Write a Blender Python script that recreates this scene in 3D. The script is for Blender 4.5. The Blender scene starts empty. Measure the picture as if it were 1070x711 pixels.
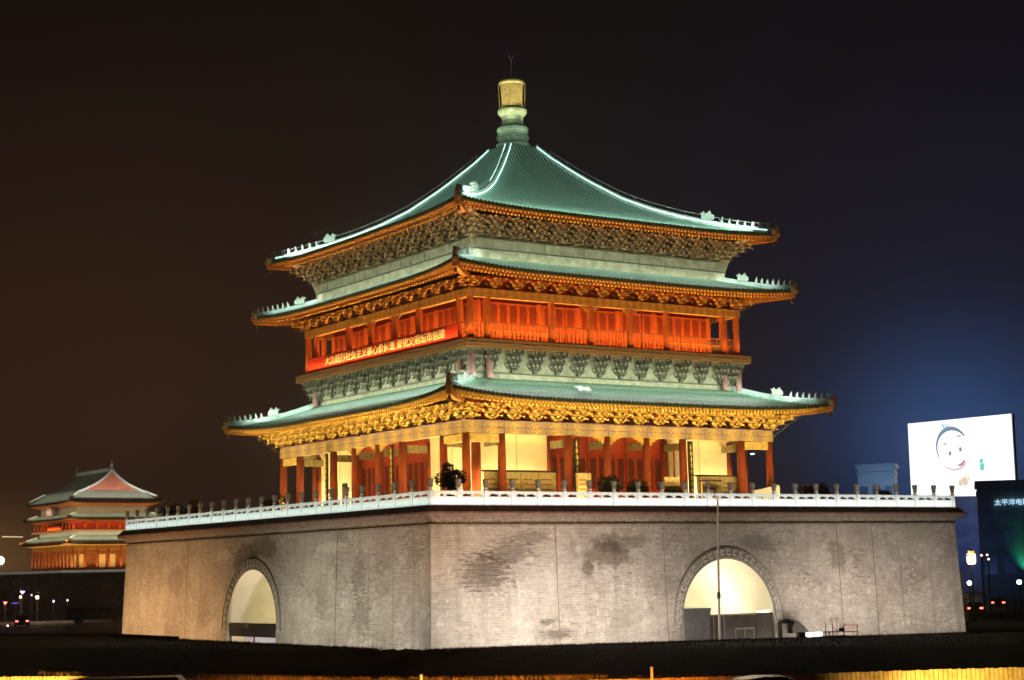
import bpy, math, random
from mathutils import Vector, Matrix
R = math.radians
random.seed(7)
S = bpy.context.scene
COL = S.collection

# ------------------------------------------------------------------ camera
CAM = (-59.8898, -88.0820, 5.2756)
YAW, PIT, ROL, FPX = R(34.0395), R(7.5591), R(-1.22698), 1834.02
fw = Vector((math.sin(YAW)*math.cos(PIT), math.cos(YAW)*math.cos(PIT), math.sin(PIT)))
r0 = Vector((math.cos(YAW), -math.sin(YAW), 0)); u0 = r0.cross(fw)
rt = math.cos(ROL)*r0 + math.sin(ROL)*u0
up = -math.sin(ROL)*r0 + math.cos(ROL)*u0
cd = bpy.data.cameras.new('camera'); cam = bpy.data.objects.new('camera', cd); COL.objects.link(cam)
cd.sensor_width = 36; cd.lens = FPX/1070*36; cd.clip_end = 6000; cd.clip_start = .5
M = Matrix((rt, up, -fw)).transposed().to_4x4(); M.translation = CAM
cam.matrix_world = M
S.camera = cam
def at(px, py, dist):                      # a point seen at a photo pixel, at a ground distance
    d = fw + rt*(px-535)/FPX - up*(py-355.5)/FPX
    return Vector(CAM) + d*(dist/math.hypot(d.x, d.y))

# ------------------------------------------------------------------ night sky
W = bpy.data.worlds.new('World'); S.world = W; W.use_nodes = True
nt = W.node_tree; nt.nodes.clear()
def wn(t, **k):
    n = nt.nodes.new(t)
    for a, b in k.items(): setattr(n, a, b)
    return n
out = wn('ShaderNodeOutputWorld')
sky = wn('ShaderNodeTexSky', sky_type='NISHITA', sun_disc=False); sky.sun_elevation = R(-4); sky.sun_rotation = R(150)
bg0 = wn('ShaderNodeBackground'); bg0.inputs['Strength'].default_value = .004
nt.links.new(sky.outputs[0], bg0.inputs[0])
tc = wn('ShaderNodeTexCoord')
def lobe(d, col, power, strength):         # a glow round one direction, put into the sky colour
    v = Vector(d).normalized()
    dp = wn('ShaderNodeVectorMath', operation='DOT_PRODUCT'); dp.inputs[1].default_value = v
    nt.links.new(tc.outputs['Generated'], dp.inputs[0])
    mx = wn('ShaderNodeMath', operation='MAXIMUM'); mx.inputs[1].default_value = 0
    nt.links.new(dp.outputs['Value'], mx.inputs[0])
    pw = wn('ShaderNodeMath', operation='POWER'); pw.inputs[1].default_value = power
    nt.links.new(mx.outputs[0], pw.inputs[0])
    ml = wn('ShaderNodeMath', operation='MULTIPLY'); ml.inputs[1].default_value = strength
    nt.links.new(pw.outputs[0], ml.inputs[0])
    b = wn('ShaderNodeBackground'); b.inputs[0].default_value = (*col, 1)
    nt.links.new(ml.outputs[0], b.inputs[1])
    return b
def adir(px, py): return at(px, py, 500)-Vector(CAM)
base = wn('ShaderNodeBackground'); base.inputs[0].default_value = (.0030, .0021, .0023, 1); base.inputs[1].default_value = 1
parts = [bg0, base,
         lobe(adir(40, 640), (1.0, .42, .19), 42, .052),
         lobe(adir(-8, 590), (1.0, .50, .15), 2600, .17),  # the street lamp's halo, put into the sky colour
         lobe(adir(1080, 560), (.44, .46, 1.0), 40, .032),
         lobe(adir(1000, 500), (.10, .34, 1.0), 560, .34)]  # the lit screen's blue halo, put into the sky colour
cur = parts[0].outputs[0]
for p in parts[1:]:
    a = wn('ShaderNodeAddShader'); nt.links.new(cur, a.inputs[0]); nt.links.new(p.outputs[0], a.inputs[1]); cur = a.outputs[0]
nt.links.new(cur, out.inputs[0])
sl = bpy.data.lights.new('moon', 'SUN'); sl.energy = .004; sl.angle = R(.5); sl.color = (1, .95, .85)
so = bpy.data.objects.new('moon', sl); COL.objects.link(so); so.rotation_euler = (R(40), 0, R(-60))

HAZE = .0010
S.cycles.volume_step_rate = 4; S.cycles.volume_bounces = 0
S.view_settings.view_transform = 'Standard'; S.view_settings.look = 'None'
S.view_settings.exposure = .12; S.view_settings.gamma = 1; S.view_settings.use_curve_mapping = False
S.render.engine = 'CYCLES'
S.cycles.use_denoising = True; S.cycles.max_bounces = 5; S.cycles.diffuse_bounces = 3; S.cycles.glossy_bounces = 2
S.cycles.sample_clamp_indirect = 4; S.cycles.caustics_reflective = False; S.cycles.caustics_refractive = False

# ------------------------------------------------------------------ the tower's floodlights
def face(k, s, d, z):                       # facade k (0 = right in the photo, 1 = left): along, outward, up
    return [Vector((s, -d, z)), Vector((-d, -s, z)), Vector((-s, d, z)), Vector((d, s, z))][k]
BX, BY = -.08, .175                         # the platform's centre
HX, HY = 17.6, 18.71
def bface(k, s, d, z):                      # the platform is a little deeper than wide: d counts from the wall
    q = [Vector((s, -d-HY, z)), Vector((-d-HX, -s, z)), Vector((-s, d+HY, z)), Vector((d+HX, s, z))][k]
    return q+Vector((BX, BY, 0))
def aim(o, target):
    o.rotation_euler = (Vector(target)-o.location).to_track_quat('-Z', 'Y').to_euler()
def strip(a, b, target_mid, watts, col, width=.12, spread=150):
    a, b = Vector(a), Vector(b)
    l = bpy.data.lights.new('floodlight', 'AREA'); l.shape = 'RECTANGLE'; l.size = (b-a).length; l.size_y = width
    l.energy = watts; l.color = col; l.spread = R(spread)
    o = bpy.data.objects.new('floodlight', l); COL.objects.link(o)
    mid = (a+b)/2; x = (b-a).normalized(); z = (mid-Vector(target_mid)); z = (z-x*z.dot(x)).normalized(); y = z.cross(x)
    m = Matrix((x, y, z)).transposed().to_4x4(); m.translation = mid; o.matrix_world = m
    return o
def spot(p, t, watts, col, size=70, blend=.8, rad=.15):
    l = bpy.data.lights.new('spotlight', 'SPOT'); l.energy = watts; l.color = col; l.spot_size = R(size); l.spot_blend = blend; l.shadow_soft_size = rad
    o = bpy.data.objects.new('spotlight', l); COL.objects.link(o); o.location = p; aim(o, t); return o
def bulb(p, watts, col, rad=.1):
    l = bpy.data.lights.new('lamp_light', 'POINT'); l.energy = watts; l.color = col; l.shadow_soft_size = rad
    o = bpy.data.objects.new('lamp_light', l); COL.objects.link(o); o.location = p; return o
GOLD = (1, .66, .22); AMBER = (1, .38, .08); COOL = (.90, 1, .86); ICE = (.82, 1, .92); WARM = (1, .80, .58)
for k in (0, 1):
    e = 1.0 if k == 0 else .95
    # ground floor: floods on the terrace floor shine up at beams and brackets, strips behind them at the wall
    strip(face(k, -11.5, 14.6, 8.8), face(k, 11.5, 14.6, 8.8), face(k, 0, 11.6, 13.9), 1150*e, (1, .70, .25), spread=75)
    strip(face(k, -12.2, 12.0, 8.75), face(k, 12.2, 12.0, 8.75), face(k, 0, 11.7, 14), 620*e, (1, .70, .25), spread=130)
    for a, c in ((-9.7, -4.7), (4.7, 9.7)): strip(face(k, a, 9.85, 8.75), face(k, c, 9.85, 8.75), face(k, (a+c)/2, 9.0, 11.0), 320*e, (1, .80, .38))
    strip(face(k, -4, 9.9, 8.75), face(k, 4, 9.9, 8.75), face(k, 0, 9.0, 11.4), 95*e, (1, .62, .22))
    # gallery floor
    strip(face(k, -9.2, 9.15, 17.86), face(k, 9.2, 9.15, 17.86), face(k, 0, 8.5, 20.0), 560*e, (1, .42, .10))
    strip(face(k, -10, 9.98, 17.9), face(k, 10, 9.98, 17.9), face(k, 0, 9.9, 21), 260*e, (1, .54, .15))
    # up from the lower eaves at the rafters above
    strip(face(k, -11.5, 12.7, 15.1), face(k, 11.5, 12.7, 15.1), face(k, 0, 11.1, 21), 420*e, (1, .46, .10), spread=46)
    strip(face(k, -10.8, 11.35, 21.85), face(k, 10.8, 11.35, 21.85), face(k, 0, 10.75, 24.8), 170*e, (1, .42, .09), spread=44)
    strip(face(k, -10.4, 11.0, 22.1), face(k, 10.4, 11.0, 22.1), face(k, 0, 9.7, 24.2), 130*e, (1, .86, .52), spread=70)
    # roof washes: lamps under the balcony and the top brackets shine down on the tiles, lamps on the tiles shine at the wall
    strip(face(k, -10.2, 10.15, 17.15), face(k, 10.2, 10.15, 17.15), face(k, 0, 11.5, 15.0), 185*e, (.84, 1, .90), spread=125)
    strip(face(k, -9.6, 10.25, 23.6), face(k, 9.6, 10.25, 23.6), face(k, 0, 10.3, 22.0), 115*e, (.84, 1, .90), spread=110)
    strip(face(k, -9.0, 10.3, 15.75), face(k, 9.0, 10.3, 15.75), face(k, 0, 9.2, 15.9), 100*e, (.94, 1, .74), spread=150)
    strip(face(k, -8.9, 9.9, 22.42), face(k, 8.9, 9.9, 22.42), face(k, 0, 9.0, 22.45), 90*e, (.94, 1, .76), spread=150)
    strip(face(k, -11.8, 12.2, 15.1), face(k, 11.8, 12.2, 15.1), face(k, 0, 9.2, 16.3), 150*e, (.95, 1, .78), spread=110)
    strip(face(k, -10.3, 10.8, 25.7), face(k, 10.3, 10.8, 25.7), face(k, 0, 5, 27.0), 620*e, ICE, spread=130)
    # balustrade: a strip along the terrace edge, shining back at the stone
    L = HX if k == 0 else HY
    strip(bface(k, -L, .30, 8.50), bface(k, L, .30, 8.50), bface(k, 0, 0, 8.95), (165 if k == 0 else 130), (.97, 1, .97) if k == 0 else (.84, 1, .93), width=.05, spread=160)
# small floods beside the hips light the ridge beasts
for (d0, d1, z0, z1, w) in ((9.9, 13.0, 15.95, 15.30, 26), (9.3, 11.75, 22.65, 22.15, 20)):
    for k, sg in ((0, -1), (0, 1), (1, 1), (1, -1)):
        strip(face(k, sg*(d0-1.0), d0, z0), face(k, sg*(d1-1.0), d1, z1), face(k, sg*(d0+d1)/2, (d0+d1)/2, (z0+z1)/2-.25), w, (.86, 1, .93), .06, 140)
spot(face(0, -8.3, 11.2, 26.0), face(0, -10, 10, 25.7), 30, (.88, 1, .94), 90); spot(face(1, 8.3, 11.2, 26.0), face(1, 10, 10, 25.7), 30, (.88, 1, .94), 90)
# the wall, lit from behind the grass bank, plus an added row on its crest
for s, w in ((-16.6, 200), (-13, 300), (-9, 270), (-5, 200), (.2, 60), (4.8, 180), (8.5, 180), (12.5, 135), (16.4, 105)):
    strip(bface(0, s-1.6, 2.5, .9), bface(0, s+1.6, 2.5, .9), bface(0, s, 0, 5.0), w*.82, (1, .87, .74), width=.3, spread=140)
    strip(bface(0, s-1.6, 3.3, 2.25), bface(0, s+1.6, 3.3, 2.25), bface(0, s, 0, 7.2), w*.34, (1, .86, .73), width=.3, spread=110)  # unseen upper row, added to even out the top of the wall
for s, w, c in ((16.6, 150, (1, .90, .74)), (12, 150, (1, .92, .74)), (7.5, 140, (1, .93, .74)), (4.2, 80, (1, .92, .72)), (-.3, 25, (1, .8, .6)), (-5.2, 160, (1, .58, .27)), (-9, 205, (1, .57, .26)), (-13.5, 235, (1, .57, .26)), (-17.5, 215, (1, .57, .26))):
    strip(bface(1, s-1.6, 2.5, .9), bface(1, s+1.6, 2.5, .9), bface(1, s, 0, 5.2), w*.76, c, width=.3, spread=140)
    strip(bface(1, s-1.6, 3.3, 2.25), bface(1, s+1.6, 3.3, 2.25), bface(1, s, 0, 7.2), w*.36, c, width=.3, spread=110)  # the same added upper row along the left face
# inside the two passages
strip(bface(0, .15, -2.5, 5.3), bface(0, .15, -13, 5.3), bface(0, .15, -7, 0), 120, (1, .86, .58), width=.4, spread=180)
strip(bface(0, -2.4, -2.2, 3.1), bface(0, -2.4, -9, 3.1), bface(0, 1.5, -6, 5.6), 420, (1, .92, .70), width=.2, spread=180)
bulb(bface(0, 1.6, -3.2, 3.4), 200, (1, .93, .74), .25)
strip(bface(1, -.3, -2.5, 5.3), bface(1, -.3, -13, 5.3), bface(1, -.3, -7, 0), 100, (1, .84, .50), width=.4, spread=180)
strip(bface(1, 2.2, -2.2, 3.1), bface(1, 2.2, -9, 3.1), bface(1, -1.8, -6, 5.5), 260, (1, .88, .56), width=.2, spread=180)

# ------------------------------------------------------------------ materials
MATS = {}
def mat(name, col, rough=.7, var=.15, scale=3, emit=None, es=1, metal=0, bump=0, bscale=20, coat=0, dirt=None):
    if name in MATS: return MATS[name]
    m = bpy.data.materials.new(name); m.use_nodes = True; t = m.node_tree
    b = t.nodes['Principled BSDF']; b.inputs['Roughness'].default_value = rough; b.inputs['Metallic'].default_value = metal
    b.inputs['Base Color'].default_value = (*col, 1)
    if coat: b.inputs['Coat Weight'].default_value = coat; b.inputs['Coat Roughness'].default_value = .2
    co = t.nodes.new('ShaderNodeTexCoord')
    if var:
        n = t.nodes.new('ShaderNodeTexNoise'); n.inputs['Scale'].default_value = scale; n.inputs['Detail'].default_value = 6
        n.inputs['Roughness'].default_value = .65
        t.links.new(co.outputs['Object'], n.inputs['Vector'])
        r = t.nodes.new('ShaderNodeValToRGB')
        r.color_ramp.elements[0].position = .3; r.color_ramp.elements[1].position = .72
        lo = dirt if dirt else tuple(c*(1-var*1.6) for c in col)
        r.color_ramp.elements[0].color = (*lo, 1)
        r.color_ramp.elements[1].color = (*[min(1, c*(1+var)) for c in col], 1)
        t.links.new(n.outputs['Fac'], r.inputs[0]); t.links.new(r.outputs[0], b.inputs['Base Color'])
    if bump:
        n2 = t.nodes.new('ShaderNodeTexNoise'); n2.inputs['Scale'].default_value = bscale; n2.inputs['Detail'].default_value = 4
        t.links.new(co.outputs['Object'], n2.inputs['Vector'])
        bp = t.nodes.new('ShaderNodeBump'); bp.inputs['Strength'].default_value = bump; bp.inputs['Distance'].default_value = .05
        t.links.new(n2.outputs['Fac'], bp.inputs['Height']); t.links.new(bp.outputs[0], b.inputs['Normal'])
    if emit:
        b.inputs['Emission Color'].default_value = (*emit, 1); b.inputs['Emission Strength'].default_value = es
    MATS[name] = m; return m
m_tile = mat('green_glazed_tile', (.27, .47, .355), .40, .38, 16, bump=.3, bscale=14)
m_pan_shaded = mat('pan_tile_shaded', (.014, .030, .022), .5, .35, 5)  # dark colour stands in for the shade between cover rows
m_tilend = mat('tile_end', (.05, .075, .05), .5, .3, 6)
m_ridge = mat('ridge_glaze', (.30, .42, .36), .4, .25, 4, bump=.3)
m_beast = mat('beast_glaze', (.30, .37, .28), .45, .35, 9)
m_led = mat('led_strip', (.8, .9, .85), .5, 0, emit=(.58, 1, .84), es=2.1)
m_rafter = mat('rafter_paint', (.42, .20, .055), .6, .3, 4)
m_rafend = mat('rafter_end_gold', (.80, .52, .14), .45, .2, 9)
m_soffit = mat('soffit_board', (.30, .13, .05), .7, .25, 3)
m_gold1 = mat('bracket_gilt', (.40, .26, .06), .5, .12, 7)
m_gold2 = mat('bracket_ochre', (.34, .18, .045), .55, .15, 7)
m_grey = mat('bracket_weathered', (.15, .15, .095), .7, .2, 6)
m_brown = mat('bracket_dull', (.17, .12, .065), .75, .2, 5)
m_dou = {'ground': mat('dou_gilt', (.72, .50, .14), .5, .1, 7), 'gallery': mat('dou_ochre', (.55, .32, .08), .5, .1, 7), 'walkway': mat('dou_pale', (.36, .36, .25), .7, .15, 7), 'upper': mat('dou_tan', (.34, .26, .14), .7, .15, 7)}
m_red = mat('vermilion_lacquer', (.42, .055, .018), .45, .2, 3)
m_reddk = mat('dark_red_lacquer', (.26, .03, .012), .5, .2, 3)
m_lattice = mat('lattice_brown', (.16, .022, .01), .6, .25, 18)
m_col = mat('column_lacquer', (.36, .070, .022), .45, .3, 2.5)
m_pink = mat('faded_column', (.36, .20, .17), .6, .2, 3)
m_cream = mat('cream_plaster', (.80, .68, .40), .8, .06, 1.2)
m_pale = mat('pale_green_board', (.42, .43, .31), .75, .3, 2.2, dirt=(.22, .24, .16))
m_line = mat('dark_moulding', (.13, .14, .09), .7, .2, 5)
m_slab = mat('balcony_fascia', (.60, .30, .09), .65, .4, 12, dirt=(.26, .12, .04))
m_stone = mat('white_stone', (.74, .76, .72), .6, .08, 4)
m_cap = mat('carved_stone', (.22, .18, .14), .8, .5, 16)
m_coping = mat('dark_coping', (.15, .09, .065), .8, .4, 3)
m_floor = mat('terrace_paving', (.22, .2, .18), .8, .2, 2)
m_vault = mat('vault_plaster', (.72, .66, .48), .8, .14, .35)
m_brass = mat('gilded_bronze', (.70, .55, .22), .38, .25, 3, metal=.35, bump=.15, bscale=14)
m_verdi = mat('finial_glaze', (.22, .30, .19), .45, .3, 4)
m_iron = mat('dark_iron', (.05, .045, .04), .5, .2, 6)
m_fret = mat('fret_groove', (.15, .13, .11), .85, .2, 8)
m_trim = mat('arch_trim_brick', (.42, .385, .335), .85, .25, 5)
m_board = mat('board_cream', (.80, .66, .32), .6, .2, 5)
m_boardtext = mat('board_print', (.55, .25, .06), .6, .3, 12)
m_dark = mat('dark_object', (.02, .018, .016), .8, .3, 5)
m_leafdk = mat('leaf_dark', (.035, .045, .02), .7, .4, 4)
m_leafwarm = mat('leaf_olive', (.09, .10, .03), .7, .4, 4)
m_bark = mat('bark', (.06, .045, .03), .9, .3, 6)

def painted_beam(name, base, gold, line, bw, bh):
    m = bpy.data.materials.new(name); m.use_nodes = True; t = m.node_tree; b = t.nodes['Principled BSDF']; b.inputs['Roughness'].default_value = .55
    co = t.nodes.new('ShaderNodeTexCoord'); sp = t.nodes.new('ShaderNodeSeparateXYZ'); cb = t.nodes.new('ShaderNodeCombineXYZ')
    t.links.new(co.outputs['Object'], sp.inputs[0]); t.links.new(sp.outputs[0], cb.inputs[0]); t.links.new(sp.outputs[2], cb.inputs[1])
    br = t.nodes.new('ShaderNodeTexBrick'); br.offset = 0; br.inputs['Scale'].default_value = 1; br.inputs['Brick Width'].default_value = bw; br.inputs['Row Height'].default_value = bh
    br.inputs['Mortar Size'].default_value = .035; br.inputs['Color1'].default_value = (*base, 1); br.inputs['Color2'].default_value = (*[c*.75 for c in base], 1); br.inputs['Mortar'].default_value = (*line, 1)
    t.links.new(cb.outputs[0], br.inputs['Vector'])
    no = t.nodes.new('ShaderNodeTexNoise'); no.inputs['Scale'].default_value = 13; no.inputs['Detail'].default_value = 2; t.links.new(cb.outputs[0], no.inputs['Vector'])
    wv = t.nodes.new('ShaderNodeTexWave'); wv.inputs['Scale'].default_value = .314/bw; wv.inputs['Distortion'].default_value = 0; wv.wave_profile = 'SIN'; t.links.new(cb.outputs[0], wv.inputs['Vector'])
    ad = t.nodes.new('ShaderNodeMath'); ad.operation = 'MULTIPLY_ADD'; ad.inputs[1].default_value = .16; t.links.new(wv.outputs['Fac'], ad.inputs[0]); t.links.new(no.outputs['Fac'], ad.inputs[2])
    rp = t.nodes.new('ShaderNodeValToRGB'); rp.color_ramp.elements[0].position = .62; rp.color_ramp.elements[1].position = .74
    t.links.new(ad.outputs[0], rp.inputs[0])
    mx = t.nodes.new('ShaderNodeMixRGB'); mx.inputs[2].default_value = (*gold, 1)
    t.links.new(rp.outputs[0], mx.inputs[0]); t.links.new(br.outputs['Color'], mx.inputs[1]); t.links.new(mx.outputs[0], b.inputs['Base Color'])
    return m
m_beam1 = painted_beam('painted_beam', (.29, .22, .145), (.66, .46, .10), (.13, .085, .17), 1.38, .62)
m_beam2 = painted_beam('painted_gallery_beam', (.46, .27, .08), (.62, .38, .09), (.30, .17, .06), .55, .45)

def brick_wall(brick_patches=()):
    m = bpy.data.materials.new('old_grey_brick'); m.use_nodes = True; t = m.node_tree; b = t.nodes['Principled BSDF']; b.inputs['Roughness'].default_value = .9
    N = lambda ty: t.nodes.new(ty); Lk = t.links.new
    co = N('ShaderNodeTexCoord'); sp = N('ShaderNodeSeparateXYZ'); cb = N('ShaderNodeCombineXYZ')
    Lk(co.outputs['Object'], sp.inputs[0]); Lk(sp.outputs[0], cb.inputs[0]); Lk(sp.outputs[2], cb.inputs[1])
    br = N('ShaderNodeTexBrick'); br.inputs['Scale'].default_value = 1; br.inputs['Brick Width'].default_value = .46; br.inputs['Row Height'].default_value = .125
    br.inputs['Mortar Size'].default_value = .012; br.inputs['Mortar Smooth'].default_value = .3; br.inputs['Bias'].default_value = -.1
    br.inputs['Color1'].default_value = (.31, .278, .243, 1); br.inputs['Color2'].default_value = (.205, .183, .158, 1); br.inputs['Mortar'].default_value = (.36, .33, .29, 1)
    Lk(cb.outputs[0], br.inputs['Vector'])
    def noise(sc, det, p0, p1, dis=0):
        n = N('ShaderNodeTexNoise'); n.inputs['Scale'].default_value = sc; n.inputs['Detail'].default_value = det; n.inputs['Roughness'].default_value = .62; n.inputs['Distortion'].default_value = dis
        Lk(cb.outputs[0], n.inputs['Vector']); r = N('ShaderNodeMapRange'); r.inputs[1].default_value = p0; r.inputs[2].default_value = p1
        Lk(n.outputs['Fac'], r.inputs[0]); return r.outputs[0]
    def mix(fac, a, col, mode='MIX'):
        x = N('ShaderNodeMixRGB'); x.blend_type = mode; Lk(a, x.inputs[1]); x.inputs[2].default_value = (*col, 1)
        if isinstance(fac, float): x.inputs[0].default_value = fac
        else: Lk(fac, x.inputs[0])
        return x.outputs[0]
    def mul(a, k):
        x = N('ShaderNodeMath'); x.operation = 'MULTIPLY'; Lk(a, x.inputs[0])
        if isinstance(k, (int, float)): x.inputs[1].default_value = k
        else: Lk(k, x.inputs[1])
        return x.outputs[0]
    c = br.outputs['Color']
    c = mix(mul(noise(.28, 6, .42, .66), .55), c, (.42, .39, .35))            # pale lime wash
    c = mix(mul(noise(.5, 8, .52, .70, .6), .6), c, (.15, .13, .115))         # damp stains
    c = mix(mul(noise(1.6, 8, .53, .68), .6), c, (.48, .44, .39))
    c = mix(mul(mul(noise(4.5, 8, .55, .64), noise(.4, 4, .47, .6)), .8), c, (.56, .52, .47))   # flaked faces            # efflorescence
    c = mix(mul(noise(5.5, 6, .50, .68), .40), c, (.12, .10, .085))             # grime
    # rain streaks, stretched upright
    mp = N('ShaderNodeMapping'); mp.inputs['Scale'].default_value = (1.6, .12, 1); Lk(cb.outputs[0], mp.inputs[0])
    n = N('ShaderNodeTexNoise'); n.inputs['Scale'].default_value = 1.3; n.inputs['Detail'].default_value = 5; Lk(mp.outputs[0], n.inputs['Vector'])
    r = N('ShaderNodeMapRange'); r.inputs[1].default_value = .52; r.inputs[2].default_value = .75; Lk(n.outputs['Fac'], r.inputs[0])
    c = mix(mul(r.outputs[0], .6), c, (.16, .142, .125))
    # worn courses: broken bricks, darker and dented
    mp2 = N('ShaderNodeMapping'); mp2.inputs['Scale'].default_value = (2.2, 7.5, 1); Lk(cb.outputs[0], mp2.inputs[0])
    n3 = N('ShaderNodeTexNoise'); n3.inputs['Scale'].default_value = 1.0; n3.inputs['Detail'].default_value = 5; Lk(mp2.outputs[0], n3.inputs['Vector'])
    r3 = N('ShaderNodeMapRange'); r3.inputs[1].default_value = .58; r3.inputs[2].default_value = .66; Lk(n3.outputs['Fac'], r3.inputs[0])
    c = mix(mul(mul(r3.outputs[0], noise(.33, 4, .50, .62)), .75), c, (.10, .09, .08))
    wob = N('ShaderNodeTexNoise'); wob.inputs['Scale'].default_value = .9; wob.inputs['Detail'].default_value = 7; wob.inputs['Roughness'].default_value = .7; Lk(cb.outputs[0], wob.inputs['Vector'])
    for (sx, sz, rx, rz_, col, amt, worn) in brick_patches:     # old damp and broken patches, darker brick over one arch, each where the photo has it
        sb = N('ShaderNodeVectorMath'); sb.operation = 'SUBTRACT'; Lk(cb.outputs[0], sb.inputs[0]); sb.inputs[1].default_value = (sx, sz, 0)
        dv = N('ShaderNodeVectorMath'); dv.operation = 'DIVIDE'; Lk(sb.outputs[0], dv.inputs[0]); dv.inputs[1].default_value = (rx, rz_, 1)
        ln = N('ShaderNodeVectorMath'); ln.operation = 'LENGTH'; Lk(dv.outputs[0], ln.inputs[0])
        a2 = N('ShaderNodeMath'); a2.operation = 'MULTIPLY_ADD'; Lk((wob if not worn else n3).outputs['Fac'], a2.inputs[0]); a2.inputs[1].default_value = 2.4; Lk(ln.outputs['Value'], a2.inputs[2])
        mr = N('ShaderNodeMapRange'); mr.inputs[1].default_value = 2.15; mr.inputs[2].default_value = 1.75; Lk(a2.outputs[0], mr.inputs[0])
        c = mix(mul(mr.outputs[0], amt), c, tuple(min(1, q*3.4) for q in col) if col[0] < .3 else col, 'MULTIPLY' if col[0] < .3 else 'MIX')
    Lk(c, b.inputs['Base Color'])
    bp = N('ShaderNodeBump'); bp.inputs['Strength'].default_value = .5; bp.inputs['Distance'].default_value = .03
    ad = N('ShaderNodeMath'); ad.operation = 'ADD'; Lk(br.outputs['Fac'], ad.inputs[0]); Lk(mul(r3.outputs[0], noise(.33, 4, .48, .62)), ad.inputs[1])
    iv = N('ShaderNodeMath'); iv.operation = 'SUBTRACT'; iv.inputs[0].default_value = 1; Lk(ad.outputs[0], iv.inputs[1])
    Lk(iv.outputs[0], bp.inputs['Height']); Lk(bp.outputs[0], b.inputs['Normal'])
    return m
DK, DP, LT = (.085, .075, .065), (.12, .105, .09), (.52, .48, .42)
m_bricks = [brick_wall([(-14.6, 5.35, 1.7, 1.15, DK, .8, 1), (-13.2, 6.2, 1.8, .7, DK, .6, 1), (-7.4, 6.1, 1.8, .8, DP, .85, 0), (-8.7, 5.4, .5, .4, DP, .8, 0), (-6.6, 6.7, 2.2, .6, DP, .7, 0), (8.1, 5.9, .8, 1.2, DP, .6, 0), (-11.2, 2.9, .5, .18, DK, .8, 1), (-10.6, 2.3, 1.0, .3, DK, .7, 1), (-4, 4.5, 1.2, .8, DP, .4, 1), (-12, 7.0, 1.4, .4, DK, .5, 1), (2.6, 6.6, 1.6, .6, DP, .5, 0), (13, 4, 2, 1, DP, .3, 1)]),
            brick_wall([(1.0, 6.9, 2.6, .8, DP, .85, 0), (-1.0, 6.4, 2.2, .9, DP, .7, 0), (11.8, 5.2, .9, 1.2, DK, .55, 1), (12.2, 3.4, 1.1, 1.3, DK, .55, 1), (8.0, 4.2, .9, 1.4, DK, .45, 1), (9.0, 6.8, 2.2, .35, LT, .5, 1), (-10.5, 5.2, 1.7, 1.0, DP, .5, 0), (-6.3, 3.8, 1.4, 1.3, DP, .45, 1), (-4.0, 6.6, 1.2, .4, LT, .6, 1), (14.5, 6, 1.2, .8, DP, .4, 1)])]  # first two ellipses darken the brick above the arch
m_bricks += [m_bricks[0], m_bricks[1]]

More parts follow.
